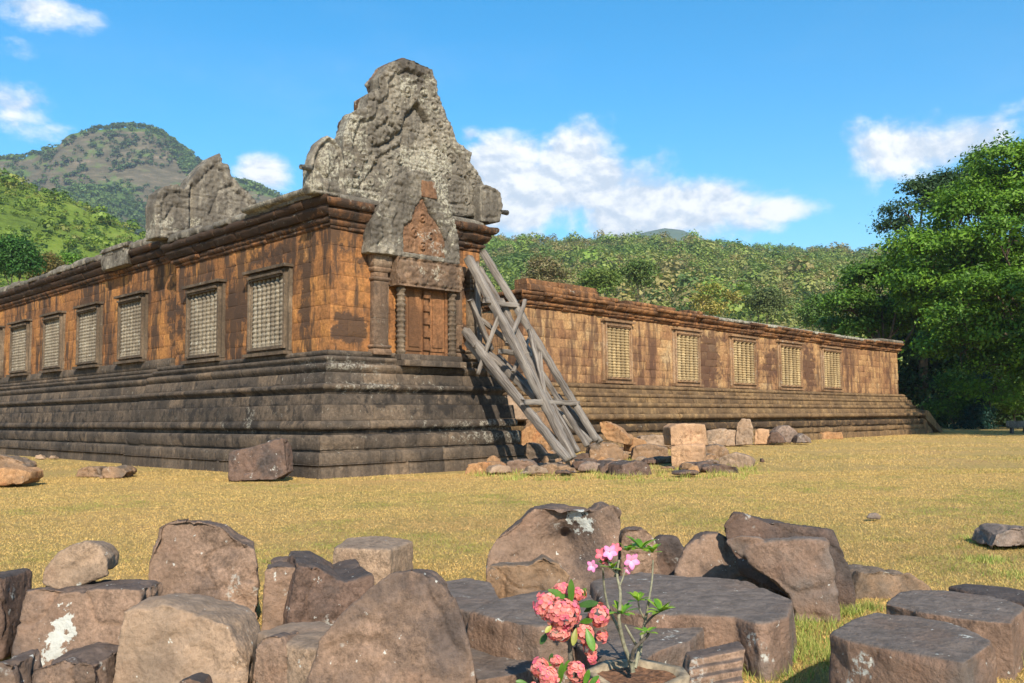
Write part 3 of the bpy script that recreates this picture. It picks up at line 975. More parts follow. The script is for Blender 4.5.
def carved(name, xz, Y0, thick, vox, grooves=(), bands=(), amp=.05, niche=None, mat='gray', parent=None, joints=.55, big=.03, sm=0, fine=9.0, spirals=(), flames=0.0, chip=.05, dk=.0):
    front = [(x, Y0, z) for x, z in xz]; back = [(x, Y0 + thick, z) for x, z in xz]
    me = prism_mesh(front, back)

    def disp(V, N):
        ff = np.clip(-N[:, 1] * 1.5, 0, 1)
        q = V[:, [0, 2]]
        Vw = V + np.stack([fbm(V, 3, 2, seed=1), fbm(V, 3, 2, seed=2), fbm(V, 3, 2, seed=3)], 1) * .05
        h = (ridged(Vw, fine, 2, 3) - .55) * amp * .9 + (.35 - worley(Vw, fine * .9, 2)) * amp * 1.0
        h += fbm(V, 1.1, 3, seed=5) * big + np.minimum(0, fbm(V, 1.6, 4, seed=8) + .12) * chip * 2.2
        dd, ar = arc_along(q, xz)
        if flames:
            h += flames * np.abs(np.sin(ar * 11)) * np.exp(-((dd - .13) / .1) ** 2)
        for (d0, wd, k) in bands:
            h += k * np.exp(-((dd - d0) / wd) ** 2)
        for pl, wd, k in grooves:
            h += k * np.exp(-(seg_dist(q, pl, False) / wd) ** 2)
        for (cx, cz, r, ph, sg) in spirals:
            d2 = np.hypot(q[:, 0] - cx, q[:, 1] - cz)
            near = d2 < r * 1.55
            th_ = np.arctan2(q[near, 1] - cz, (q[near, 0] - cx) * sg) + ph
            w_ = np.cos(th_ + d2[near] / r * 9.0)
            h[near] = h[near] * .45 + .05 * w_ * np.clip((1.1 - d2[near] / r) * 3, 0, 1) + .03 * (1 - d2[near] / r)
        if niche:
            pl, k = niche
            ins = np.zeros(len(q), bool); j = len(pl) - 1
            for i in range(len(pl)):
                xi, zi = pl[i]; xj, zj = pl[j]
                c = ((zi > q[:, 1]) != (zj > q[:, 1])) & (q[:, 0] < (xj - xi) * (q[:, 1] - zi) / (zj - zi + 1e-12) + xi)
                ins ^= c; j = i
            h += ins * k
        if joints:
            jz = np.abs(((V[:, 2] + fbm(V, .6, 2, seed=1) * .05) / joints) % 1 - .5)
            row = np.floor(V[:, 2] / joints + .5)
            jx = np.abs(((V[:, 0] + row * .43) / (joints * 1.7)) % 1 - .5)
            h -= .035 * np.exp(-((.5 - jz) * joints / .018) ** 2) + .03 * np.exp(-((.5 - jx) * joints * 1.7 / .018) ** 2)
        out = fbm(V, 2.5, 4, seed=9) * .03 + np.minimum(0, fbm(V, 4.5, 3, seed=19)) * .05
        return N * (out * (1 - ff))[:, None] + np.array([0, -1.0, 0]) * (h * ff)[:, None]
    me = sculpt(me, name, vox, M[mat], disp, sm, {'rnd': lambda V, N: np.clip(.5 + fbm(V, 1.1, 3, seed=4) * .8, 0, 1),
                                                  'dark': lambda V, N: np.clip(fbm(V, .8, 4, seed=14) * .8, 0, 1) * .7 + dk, 'lich': lambda V, N: np.clip(fbm(V, .9, 3, seed=24) * 2.2, -.5, 1.2)})
    return link(name, me, parent)


PY = WY - .05
ped_px = [(318, 200), (318, 184), (343, 184), (345, 165), (343, 136), (352, 112), (367, 107), (370, 93), (380, 88), (379, 77), (389, 63), (404, 58), (417, 62), (433, 69), (436, 80),
          (437, 92), (447, 118), (454, 131), (457, 141), (466, 148), (472, 153), (470, 161), (478, 172), (484, 184), (484, 200), (480, 216), (455, 216), (400, 208)]
ped = to_xz(ped_px, PY)
ped = [(x, max(z, 7.84)) for x, z in ped]
arch = to_xz([(406, 125), (408, 116), (414, 111), (418, 105), (424, 113), (428, 121)], PY)
scroll = to_xz([(374, 146), (381, 146), (390, 142), (397, 137), (403, 131), (406, 124)], PY)
scroll2 = to_xz([(378, 128), (386, 124), (394, 126), (398, 132), (392, 138)], PY)
inner = to_xz([(362, 185), (372, 172), (380, 158), (392, 150), (402, 146), (408, 126)], PY)
inner2 = to_xz([(470, 185), (462, 170), (452, 158), (442, 150), (434, 140), (428, 121)], PY)
hood = to_xz([(396, 98), (406, 84), (418, 78), (428, 84), (434, 98)], PY)
SPR = []
for k, (px_, py_, r_) in enumerate([(385, 120, 6), (396, 108, 6), (408, 92, 6), (424, 92, 6), (434, 106, 6), (440, 124, 6), (446, 142, 6), (452, 158, 6), (460, 172, 6), (474, 186, 5), (372, 140, 6), (364, 156, 6),
                                    (356, 172, 6), (376, 160, 5), (388, 152, 5), (370, 180, 6), (400, 160, 5), (438, 152, 5), (448, 176, 5), (434, 172, 5), (388, 172, 6), (466, 200, 6), (400, 122, 4), (434, 128, 4), (415, 98, 3)]):
    c_ = ony(px_, py_, PY); SPR.append((c_[0], c_[2], r_ * .034, k * 1.3, 1 if px_ < 416 else -1))
carved('pediment', ped, PY, .5, .03,
       grooves=[(arch, .07, -.30), (scroll, .055, -.24), (scroll2, .05, -.16), (inner, .06, -.17), (inner2, .06, -.17), (hood, .06, .06),
                (to_xz([(356, 178), (364, 160), (370, 150)], PY), .06, .07), (to_xz([(392, 112), (384, 118), (380, 126), (388, 132)], PY), .05, .07)],
       bands=[(.27, .05, .05), (.40, .03, -.07)], amp=.075, flames=.06, spirals=SPR,
       niche=(to_xz([(409, 150), (408, 118), (414, 113), (418, 108), (424, 115), (427, 122), (428, 150)], PY), -.06), parent=temple)
# blocks that step up behind the left edge of the gable
for pts in ([(352, 116), (366, 106), (372, 110), (372, 150), (350, 150)], [(369, 95), (380, 88), (392, 92), (392, 112), (368, 112)], [(379, 78), (390, 62), (404, 57), (420, 66), (420, 92), (384, 92)]):
    carved('gable_stone', to_xz(pts, PY + .55), PY + .55, .8, .05, amp=.02, mat='cornice_l', parent=temple, joints=0, big=.05)
# naga-hood end stones at both feet of the gable
ear = to_xz([(311, 203), (309, 186), (309, 168), (313, 152), (318, 143), (327, 135), (335, 139), (341, 148), (344, 160), (345, 186), (346, 203)], PY - .1)
ec = (ear[0][0] + ear[-1][0]) / 2
carved('antefix', [(x, max(z, 7.84)) for x, z in ear], PY - .12, .36, .035, bands=[(.14, .04, -.06), (.07, .04, .05)], amp=.07, parent=temple, joints=0, fine=7,
       grooves=[(to_xz([(327, 196), (327, 150)], PY - .1), .05, .06), (to_xz([(327, 178), (318, 168), (318, 156)], PY - .1), .04, -.07), (to_xz([(327, 178), (336, 168), (337, 158)], PY - .1), .04, -.07)])
ear2 = to_xz([(481, 222), (480, 186), (487, 184), (497, 189), (501, 193), (503, 206), (500, 222)], PY - .3)
carved('antefix', [(x, max(z, 7.84)) for x, z in ear2], PY - .32, .8, .04, bands=[(.14, .05, -.06)], amp=.05, parent=temple, joints=0)
# little spout stones that stick out sideways under the end stones
for c in ((13.45, PY - .2, 8.48), (20.98, PY - .35, 8.35)):
    q = Quads(); Vt, Qt = tube([(c[0] - .15, c[1], c[2]), (c[0] + .2, c[1] + .05, c[2] + .03)], [.07, .09], 8); q.add(Vt, Qt, rnd=.5, dark=.3, lich=.3)
    link('spout', q.mesh('spout', M['gray']), temple)

# low porch gable over the false door
FY = WY - .46
fg = to_xz([(373, 256), (370, 238), (373, 220), (380, 205), (388, 194), (393, 182), (403, 174), (418, 169), (431, 172), (440, 184), (449, 203), (455, 222), (459, 240), (460, 263)], FY)
zb = 6.36
fg = [(x, max(z, zb) if z > 6.8 else zb) for x, z in fg]
nich = to_xz([(404, 252), (404, 226), (412, 220), (416, 208), (423, 197), (430, 212), (440, 226), (446, 240), (447, 258)], FY)
carved('porch_gable', fg, FY, .46, .036, grooves=[(to_xz([(405, 232), (414, 226), (417, 212), (424, 201), (431, 213), (440, 228)], FY), .05, -.12),
                                                     (to_xz([(380, 244), (386, 236), (384, 228)], FY), .05, -.08), (to_xz([(398, 214), (394, 224), (400, 232)], FY), .05, -.08), (to_xz([(452, 250), (448, 240), (451, 230)], FY), .05, -.08)],
       flames=.05, amp=.07, niche=(nich, -.14), parent=temple, joints=.5, dk=.22)
tym = [(x, max(z, zb + .03)) for x, z in nich]
carved('tympanum', tym, FY + .06, .3, .026, amp=.06, mat='tymp', spirals=[(ony(a, b, FY)[0], ony(a, b, FY)[2], .17, a, 1) for a, b in ((416, 232), (432, 236), (424, 218), (424, 246))], parent=temple, joints=0, fine=8)
gap = to_xz([(421, 197), (421, 180), (436, 182), (437, 200)], FY)
carved('gable_core', gap, FY - .03, .3, .035, amp=.03, mat='tymp', parent=temple, joints=0)

# lintel, pilasters, colonettes, false door
DX0, DX1 = ony(397, 300, WY - .1)[0], ony(450, 300, WY - .1)[0]
dc = (DX0 + DX1) / 2
carved('lintel', [(dc - 1.3, 5.48), (dc + 1.22, 5.48), (dc + 1.26, 6.0), (dc + 1.22, 6.37), (dc - 1.28, 6.37), (dc - 1.32, 6.0)], WY - .46, .45, .03, bands=[(.08, .03, -.05)], amp=.07, mat='porch', parent=temple, joints=0, fine=7)


def pilaster(cx, hw, y0, y1, mat):
    q = Quads()
    rp = np.random.default_rng(int(cx * 10))
    prof = [[(3.42, .07), (3.55, .07), (3.6, .04)], [(3.6, .04), (3.66, .08), (3.72, .04)], [(3.72, 0), (4.5, 0)], [(4.5, .0), (5.6, .0)],
            [(5.6, .02), (5.66, .05), (5.72, .02)], [(5.72, .0), (5.86, .0)], [(5.86, .03), (5.95, .06), (6.0, .06)], [(6.0, .04), (6.1, .08), (6.36, .09)]]
    facade(q, (cx - hw, y0), (1, 0), (0, -1), 2 * hw, prof, 1, 1, .06, (3, 4), rp, rough=.02)
    facade(q, (cx - hw, y0), (0, 1), (-1, 0), y1 - y0, prof, 1, 0, .06, (3, 4), rp, rough=.02)
    facade(q, (cx + hw, y0), (0, 1), (1, 0), y1 - y0, prof, 1, 0, .06, (3, 4), rp, rough=.02)
    link('pilaster', q.mesh('pilaster', M[mat]), temple)


XL0, XL1 = ony(383.5, 300, WY - .3)[0], ony(459, 300, WY - .3)[0]
pilaster(XL0, .27, WY - .20, WY + .05, 'porch')
pilaster(XL1, .25, WY - .20, WY + .05, 'porch')
pilaster(WXR - .38, .26, WY - .22, WY + .05, 'frame_l')
for cx in (dc - 1.02, dc + 1.0):
    prof = [(3.45, .13)]
    z = 3.5
    k = 0
    while z < 5.45:
        prof += [(z, .13), (z + .03, .15), (z + .06, .12), (z + .10, .105)] if k % 3 else [(z, .14), (z + .04, .165), (z + .08, .13), (z + .10, .11)]
        z += .155; k += 1
    prof.append((5.48, .13))
    q = Quads(); Vt, Qt = lathe(cx, WY - .24, prof, 12); q.add(Vt, Qt, rnd=.55, dark=.0, lich=0.0)
    link('colonette', q.mesh('colonette', M['frame_l']), temple)
q = Quads()
q.box((dc - .9, WY - .12, 3.42), (dc + .9, WY + .1, 5.5), rnd=.55, dark=0, lich=0)
for sx in (-1, 1):
    q.box((dc + sx * .46 - .3, WY - .155, 3.6), (dc + sx * .46 + .3, WY - .119, 5.35), rnd=.75, dark=0, lich=0)
    q.box((dc + sx * .46 - .20, WY - .185, 3.72), (dc + sx * .46 + .20, WY - .154, 5.24), rnd=.45, dark=0, lich=0)
    q.box((dc + sx * .82 - .05, WY - .19, 3.45), (dc + sx * .82 + .05, WY - .118, 5.48), rnd=.35, dark=0.1, lich=0)
q.box((dc - .09, WY - .20, 3.45), (dc + .09, WY - .117, 5.48), rnd=.6, dark=0, lich=0)
for k in range(5):
    q.box((dc - .12, WY - .26, 3.62 + k * .40), (dc + .12, WY - .199, 3.80 + k * .40), rnd=.4, dark=.15, lich=0)
dr = link('false_door', q.mesh('false_door', M['door'], False), temple)
q = Quads()
rp = np.random.default_rng(3)
facade(q, (dc - 1.2, WY - .1), (1, 0), (0, -1), 2.4, [[(3.10, .62), (3.28, .6)], [(3.28, .42), (3.46, .40)]], 0, 0, .07, (.5, .9), rp, inner=-.2)
link('door_sill', q.mesh('door_sill', M['plinth_l']), temple)


# windows: stepped frame standing proud of the wall, turned balusters inside
def baluster_mesh(name, h, r, mat):
    prof = [(0, r * .95), (.03, r)]
    z = .05
    while z < h - .14:
        prof += [(z, r * .8), (z + .025, r * 1.0), (z + .06, r * 1.0), (z + .085, r * .8), (z + .11, r * .72)]
        z += .14
    prof += [(h - .10, r * .6), (h - .05, r * .7), (h, r * .72)]
    V, Q = lathe(0, 0, prof, 10)
    q = Quads(); q.add(V, Q, rnd=.5, dark=0, lich=0)
    return q.mesh(name, M[mat])


BAL = {}
q_dark = []


def window(parent, org, d, nrm, s0, s1, z0, z1, matf, matb, nb, fw=.30, dep=.24, zmap=None):
    """baluster field s0..s1 x z0..z1 on the wall through org along d facing nrm"""
    q = Quads()
    org = np.array([*org, 0.0]); d3 = np.array([*d, 0.0]); n3 = np.array([*nrm, 0.0])

    def bx(a0, a1, c0, c1, o0, o1, rnd):
        P = [org + d3 * a + n3 * o for a in (a0, a1) for o in (o0, o1)]
        lo = np.min(P, 0); hi = np.max(P, 0)
        q.box((lo[0], lo[1], c0), (hi[0], hi[1], c1), rnd=rnd, dark=0.1, lich=0)
    r = np.random.default_rng(int(abs(s0) * 100) + 3)
    bx(s0 - fw - .04, s1 + fw + .04, z1 + fw * .82, z1 + fw * 1.12, -.03, dep * 1.35, .02)
    bx(s0 - fw, s1 + fw, z0 - fw * .95, z0 - fw * .62, -.03, dep * 1.25, .02)
    for k, (w0, w1, o) in enumerate(((0, .08, dep * .62), (.08, .17, dep * .85), (.17, fw - .02, dep * .38))):
        a, b = s0 - w0, s1 + w0
        A, B = s0 - w1, s1 + w1
        bx(A, a, z0 - w1 * .6, z1 + w1 * .8, -.03, o + .001 * k, .6 + .4 * r.random())
        bx(b, B, z0 - w1 * .6, z1 + w1 * .8, -.03, o + .001 * k, .5 + .4 * r.random())
        bx(a, b, z1 + w0 * .8, z1 + w1 * .8, -.03, o + .09 + .001 * k, .02)
        bx(a, b, z0 - w1 * .6, z0 - w0 * .6, -.03, o + .04 + .001 * k, .1 + .3 * r.random())
    q_dark.append((s0, s1))
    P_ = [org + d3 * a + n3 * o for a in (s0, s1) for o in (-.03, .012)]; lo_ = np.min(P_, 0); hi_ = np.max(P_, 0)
    q.box((lo_[0], lo_[1], z0), (hi_[0], hi_[1], z1), rnd=.0, dark=1.0, lich=-3)  # back panel coloured dark so the gaps between balusters read as shade
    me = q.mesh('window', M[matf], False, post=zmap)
    wd = link('window', me, parent)
    key = (matb, round(z1 - z0, 2), nb)
    st = (s1 - s0) / nb
    if key not in BAL:
        BAL[key] = baluster_mesh('baluster', z1 - z0, st * .485, matb)
    for i in range(nb):
        o = bpy.data.objects.new('baluster', BAL[key]); COL.objects.link(o)
        o.parent = wd
        p = org + d3 * (s0 + st * (i + .5)) + n3 * .055
        o.location = (p[0], p[1], z0)
        if zmap:
            o.location = zmap(np.array([[p[0], p[1], z0]]))[0].tolist()
    return wd


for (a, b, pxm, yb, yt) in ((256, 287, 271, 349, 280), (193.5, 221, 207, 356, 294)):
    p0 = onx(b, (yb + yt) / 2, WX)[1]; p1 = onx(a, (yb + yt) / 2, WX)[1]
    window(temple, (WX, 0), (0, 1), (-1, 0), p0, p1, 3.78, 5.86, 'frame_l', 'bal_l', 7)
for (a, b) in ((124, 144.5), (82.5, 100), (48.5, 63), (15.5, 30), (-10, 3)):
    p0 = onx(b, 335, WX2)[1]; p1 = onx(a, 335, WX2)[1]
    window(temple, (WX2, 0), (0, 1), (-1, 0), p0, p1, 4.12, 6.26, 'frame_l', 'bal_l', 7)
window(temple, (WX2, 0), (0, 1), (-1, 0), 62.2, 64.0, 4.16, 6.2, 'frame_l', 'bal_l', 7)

# ruined second gable where the long front steps back
p2 = to_xz([(155, 238), (155, 205), (158, 192), (165, 186), (178, 184), (184, 190), (190, 180), (200, 168), (213, 156), (220, 153), (222, 163), (229, 165), (231, 177), (236, 180), (240, 187), (250, 193), (256, 200), (262, 222), (262, 240)], YS + .3)
p2 = [(x, max(z, 8.0)) for x, z in p2]
carved('pediment', p2, YS + .3, .85, .045, bands=[(.3, .04, -.05)], flames=.05, amp=.07, chip=.05, parent=temple,
       grooves=[(to_xz([(192, 230), (192, 186)], YS + .3), .06, -.2), (to_xz([(210, 215), (220, 190), (232, 186)], YS + .3), .06, -.09), (to_xz([(165, 220), (175, 205), (182, 212)], YS + .3), .06, -.09)])
# stone stubs standing on the left cornice and the scalloped edge stones by the gable
for (xa, xb, ya, yb, YY, hh) in ((157, 176, 238, 262, 32.6, 0), (108, 131, 247, 262, 37.0, 0)):
    pass
q = Quads()
facade(q, (WX2, 36.3), (0, 1), (-1, 0), 1.7, [[(7.75, .50), (8.45, .48)], [(8.45, .58), (8.6, .56), (8.7, .3)]], 1, 1, .1, (3, 4), rsd, rough=.06, dark=lambda s, z: np.full(len(s), .35))
facade(q, (WX2, 36.3), (1, 0), (0, -1), .5, [[(7.75, .0), (8.45, 0)], [(8.45, .06), (8.6, .05), (8.7, .0)]], 0, 0, .1, (3, 4), rsd, rough=.06, dark=lambda s, z: np.full(len(s), .35))
q.box((WX2 - .47, 36.32, 7.76), (WX2 + .4, 37.95, 8.44), rnd=.3, dark=.3, lich=0)
q.box((WX2 - .54, 36.25, 8.46), (WX2 + .4, 38.0, 8.62), rnd=.6, dark=.1, lich=.4)
link('cornice_block', q.mesh('cornice_block', M['gray']), temple)
q = Quads()
q.box((WX - .1, YS + .2, 7.87), (WX + .8, YS + 1.2, 8.35), rnd=.2, dark=.6, lich=0)
link('cornice_block', q.mesh('cornice_block', M['gray']), temple)
q = Quads()
facade(q, (WX, WY + .8), (0, 1), (-1, 0), 2.7, [[(7.90, .30), (8.0, .56), (8.12, .60), (8.2, .45)]], 1, 1, .07, (.45, .55), rsd, rough=.05, inner=-.3, lich=lambda s, z: np.full(len(s), .5))
link('eave_stones', q.mesh('eave_stones', M['gray']), temple)

# ------------------------------------------------------------------ the long low temple on the right
RX0, RX1, RY = 28.75, 69.3, 28.1


def zsag(V):
    V = np.array(V, float)
    V[:, 2] -= np.clip((V[:, 0] - 31) * .0085, 0, .27) * np.clip(V[:, 2], 0, 9) / 5
    return V


temple2 = thing('temple', 'long low brown stone temple with five baluster windows, standing behind the rubble', 'temple', (RX0, RY, 0))
PR = [[(-.15, 1.42), (.36, 1.40)], [(.36, 1.30), (.44, 1.30)], [(.44, 1.36), (.66, 1.38), (.72, 1.34)], [(.72, 1.16), (.84, 1.16)], [(.84, 1.28), (1.12, 1.30), (1.18, 1.26)], [(1.18, 1.02), (1.36, 1.02)],
      [(1.36, 1.28), (1.44, 1.38), (1.58, 1.38), (1.66, 1.28)], [(1.66, 1.06), (1.96, 1.02)], [(1.96, .84), (2.04, .92), (2.16, .92), (2.22, .82)], [(2.22, .70), (2.46, .68)],
      [(2.46, .56), (2.52, .62), (2.62, .62), (2.68, .54)], [(2.68, .42), (2.88, .40)], [(2.88, .26), (2.94, .32), (3.04, .32), (3.12, .2)]]
rr = np.random.default_rng(17)
LR = RX1 - RX0
qb = Quads()
dkp = blobs([(12, 1.0, 26, .32, .75), (30, 1.0, 16, .3, .7), (20, 1.28, 40, .06, .5)])
facade(qb, (RX0, RY), (1, 0), (0, -1), LR, PR, 1, 1, .12, (.9, 2.4), rr, jit=.016, rough=.05, edge=.008, dark=dkp)
facade(qb, (RX0, RY), (0, 1), (-1, 0), 9, PR, 1, 0, .16, (.6, 1.5), rr, jit=.025, rough=.04)
facade(qb, (RX1, RY), (0, 1), (1, 0), 9, PR, 1, 0, .2, (.6, 1.5), rr, jit=.025, rough=.04)
qb.box((RX0 - .1, RY - .1, -.1), (RX1 + .1, RY + 9, 2.9), rnd=.3, dark=0, lich=0)
link('plinth', qb.mesh('plinth', M['plinth_r'], post=zsag), temple2)
qb = Quads()
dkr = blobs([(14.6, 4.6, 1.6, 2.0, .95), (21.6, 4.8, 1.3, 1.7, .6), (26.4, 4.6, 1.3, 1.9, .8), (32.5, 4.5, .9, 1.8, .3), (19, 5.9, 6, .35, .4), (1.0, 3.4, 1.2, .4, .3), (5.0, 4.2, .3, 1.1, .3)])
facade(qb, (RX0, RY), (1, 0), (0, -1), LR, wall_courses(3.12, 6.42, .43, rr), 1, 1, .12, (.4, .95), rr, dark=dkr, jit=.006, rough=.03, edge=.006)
facade(qb, (RX0, RY), (0, 1), (-1, 0), 9, wall_courses(3.12, 6.42, .43, rr), 1, 0, .16, (.4, 1.0), rr, jit=.016)
facade(qb, (RX1, RY), (0, 1), (1, 0), 9, wall_courses(3.12, 6.42, .43, rr), 1, 0, .25, (.4, 1.0), rr, jit=.016)
qb.box((RX0 + .1, RY + .1, 2.8), (RX1 - .1, RY + 8.9, 6.95), rnd=.3, dark=.2, lich=0)
link('wall', qb.mesh('wall', M['wall_r'], post=zsag), temple2)
qb = Quads()


def rcorn(z):
    return [[(z, .03), (z + .09, .12), (z + .14, .12)], [(z + .14, .18), (z + .24, .22), (z + .28, .2)], [(z + .28, .13), (z + .36, .13)],
            [(z + .36, .22), (z + .5, .32), (z + .56, .32)], [(z + .56, .38), (z + .66, .42), (z + .74, .38)]]


cdrop = lambda s, z, r: (z > 7.02 and s > 14 and r.random() < .30) or (z > 6.87 and s > 26 and r.random() < .2)
facade(qb, (RX0, RY), (1, 0), (0, -1), LR, rcorn(6.42), 1, 1, .11, (.5, 1.3), rr, jit=.035, rough=.07, edge=.03, drop=cdrop, dark=blobs([(25, 7.05, 12, .2, .35)]))
facade(qb, (RX0, RY), (0, 1), (-1, 0), 9, rcorn(6.42), 1, 0, .16, (.5, 1.3), rr, jit=.03, rough=.05)
facade(qb, (RX1, RY), (0, 1), (1, 0), 9, rcorn(6.42), 1, 0, .2, (.5, 1.3), rr, jit=.03, rough=.05)
facade(qb, (RX0 + .15, RY), (1, 0), (0, -1), 4.9, [[(7.17, .30), (7.4, .30), (7.46, .24)], [(7.46, .18), (7.72, .14)]], 0, 0, .1, (.8, 1.7), rr, jit=.03, rough=.06, inner=-.6, dark=lambda s, z: np.full(len(s), .35))
facade(qb, (RX0 + 5, RY), (1, 0), (0, -1), 9, [[(7.17, .26), (7.34, .24), (7.40, .1)]], 0, 0, .1, (.5, 1.4), rr, jit=.05, rough=.10, edge=.05, inner=-.6, drop=lambda s, z, r: r.random() < .22, dark=lambda s, z: np.full(len(s), .3))
link('cornice', qb.mesh('cornice', M['cornice_r'], post=zsag), temple2)
qb = Quads()
facade(qb, (RX0 + 14, RY), (1, 0), (0, -1), 23, [[(7.05, .2), (7.22, .16), (7.28, .0)]], 0, 0, .1, (.4, 1.0), rr, jit=.06, rough=.10, edge=.05, inner=-.6, lich=lambda s, z: np.full(len(s), 1.0))
link('roof_edge', qb.mesh('roof_edge', M['gray'], post=zsag), temple2); qb = Quads()
facade(qb, (RX1 - 3.6, RY), (1, 0), (0, -1), 3.6, [[(7.17, .36), (7.32, .38), (7.38, .3)]], 0, 1, .1, (.8, 1.2), rr, inner=-.6)
link('roof_edge', qb.mesh('roof_edge', M['gray'], post=zsag), temple2)
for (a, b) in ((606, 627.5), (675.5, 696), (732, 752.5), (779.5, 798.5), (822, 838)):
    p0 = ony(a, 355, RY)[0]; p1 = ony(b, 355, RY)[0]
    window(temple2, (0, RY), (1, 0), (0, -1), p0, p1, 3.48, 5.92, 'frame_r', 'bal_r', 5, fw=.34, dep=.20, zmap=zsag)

# sloping stone balustrade at the far end of the plinth
zz = [(RX1 + 1.45, 1.75), (RX1 + 2.1, 1.72), (RX1 + 5.0, .05), (RX1 + 4.4, -.1), (RX1 + 1.45, 1.1)]
me = prism_mesh([(x, RY - 1.35, z) for x, z in zz], [(x, RY - .75, z) for x, z in zz])
me = sculpt(me, 'balustrade', .06, M['plinth_r'], lambda V, N: fbm(V, 1.5, 4) * .07, 1, {'rnd': lambda V, N: np.full(len(V), .6), 'dark': lambda V, N: np.zeros(len(V)), 'lich': lambda V, N: np.zeros(len(V))})
link('balustrade', me, temple2)
zz = [(RX1 + 1.2, -.1), (RX1 + 1.2, 1.15), (RX1 + 1.75, 1.1), (RX1 + 2.3, .55), (RX1 + 2.9, .3), (RX1 + 3.2, -.1)]
me = prism_mesh([(x, RY - 1.28, z) for x, z in zz], [(x, RY + 3, z) for x, z in zz])
me = sculpt(me, 'stair', .08, M['plinth_r'], lambda V, N: fbm(V, 1.5, 4) * .1, 1, {'rnd': lambda V, N: np.full(len(V), .4), 'dark': lambda V, N: np.zeros(len(V)), 'lich': lambda V, N: np.zeros(len(V))})
link('stair', me, temple2)


# ------------------------------------------------------------------ loose stones
def horizon(px):
    return 341.5 + FPX * math.tan(PITCH) - (px - 512) * math.tan(ROLL)


STN = [0]


def rock_disp(rough, seed, facet=.0):
    def f(V, N):
        h = fbm(V, .9, 2, seed=seed + 8) * .04 * rough + fbm(V, 1.6, 3, seed=seed) * .035 * rough + fbm(V, 5, 4, .55, seed + 1) * .010 * rough + fbm(V, 19, 3, .6, seed + 2) * .006 * rough
        h -= np.maximum(0, ridged(V, 2.6, 2, seed + 3) - .80) * .16 * rough
        h -= np.maximum(0, fbm(V, 30, 2, seed=seed + 5) - .2) * .014 * rough
        h -= np.maximum(0, fbm(V, 7, 3, seed=seed + 6) - .22) * .05 * rough
        h -= .022 * rough * np.exp(-(fbm(V, 1.1, 3, seed=seed + 7) / .012) ** 2)
        return h
    return f


def chip(me, seed, n, amt):
    """knock corners and edges off with flat breaks"""
    r = np.random.default_rng(seed)
    bm = bmesh.new(); bm.from_mesh(me)
    V0 = np.array([v.co[:] for v in bm.verts]); c = V0.mean(0); ext = (V0.max(0) - V0.min(0))
    for _ in range(n):
        d = r.normal(size=3); d[2] = abs(d[2]) * .8 - .1; d /= np.linalg.norm(d)
        pr = (V0 - c) @ d
        span = pr.max() - pr.min()
        p = c + d * (pr.max() - span * r.uniform(.25, 1.0) * amt)
        g = bm.verts[:] + bm.edges[:] + bm.faces[:]
        bmesh.ops.bisect_plane(bm, geom=g, plane_co=p, plane_no=d, clear_outer=True)
        bd = [e for e in bm.edges if e.is_boundary]
        if bd:
            bmesh.ops.holes_fill(bm, edges=bd, sides=0)
    bmesh.ops.triangulate(bm, faces=bm.faces[:])
    bmesh.ops.recalc_face_normals(bm, faces=bm.faces[:])
    if all(e.is_manifold for e in bm.edges) and len(bm.faces) > 6:
        bm.to_mesh(me)
    bm.free()
    return me


def finish_stone(me, name, label, mat, vox, rough, group=None, lich=None, cat='stone', sm=2, extra=None):
    STN[0] += 1
    me = chip(me, STN[0] * 7 + 1, 5, (.03 if rough < .5 else .045 if rough < .85 else .06))
    sm = 0 if rough < .5 else 1 if sm <= 3 else sm - 2
    vox = vox * .8
    sd = STN[0] * 1.7
    base = rock_disp(rough, sd)
    disp = (lambda V, N: base(V, N) + extra(V, N)) if extra else base
    me = sculpt(me, name, vox, M[mat], disp, sm, {'lich': lich} if lich else None)
    o = link(name, me)
    rebase(o)
    return tag(o, label, cat, group)


def slab(name, label, px, thick, mat='rock', dep=None, yaw=0, lean=0.0, shrink=.85, vox=.022, rough=1.0, group=None, lich=None, skew=0.0, z_lo=None, drop=0.0, hl=0, extra=None, sm=2):
    """upright stone: its outline seen from the front stands at its own distance and goes thick metres back"""
    ys = [p[1] for p in px]; xm = (min(p[0] for p in px) + max(p[0] for p in px)) / 2
    if dep is None:
        dep = EYE * FPX / (max(ys) - horizon(xm))
    c = ondep(xm, max(ys), dep)
    ca, sa = math.cos(math.radians(yaw)), math.sin(math.radians(yaw))
    nr = -F0 * ca + R0 * sa                    # facing normal
    zb = c[2]
    front = []
    for x, y in px:
        d = ray(x, y)
        # plane through c, normal nr tilted back by lean
        n3 = nr * math.cos(lean) + UP * math.sin(lean)
        tt = ((c - CAM) @ n3) / (d @ n3)
        front.append(CAM + d * tt)
    front = np.array(front)
    if z_lo is not None:
        front[:, 2] = np.where(front[:, 2] < zb + .03, z_lo, front[:, 2])
    cen = front.mean(0)
    back = cen + (front - cen) * np.array([shrink, shrink, shrink])
    back = back - nr * thick + R0 * skew
    back[:, 2] = np.where(front[:, 2] <= zb + .03, front[:, 2], back[:, 2] - drop)
    return finish_stone(prism_mesh(front, back), name, label, mat, vox, rough, group, lich, 'stone', sm, extra)


def block(name, label, top, z, zbot=-.06, mat='rock_slab', flare=1.03, vox=.022, rough=.8, group=None, lich=None, zs=None, shift=(0, 0), extra=None, sm=2):
    rough *= .5
    """squared stone: the outline of its top face as seen, at height z above the ground"""
    T = np.array([onz(x, y, (zs[i] if zs else z)) for i, (x, y) in enumerate(top)])
    c = T.mean(0)
    B = c + (T - c) * flare
    B[:, 2] = zbot
    B = B + F0 * shift[1] + R0 * shift[0]
    return finish_stone(prism_mesh(T, B), name, label, mat, vox, rough, group, lich, 'stone', sm, extra)


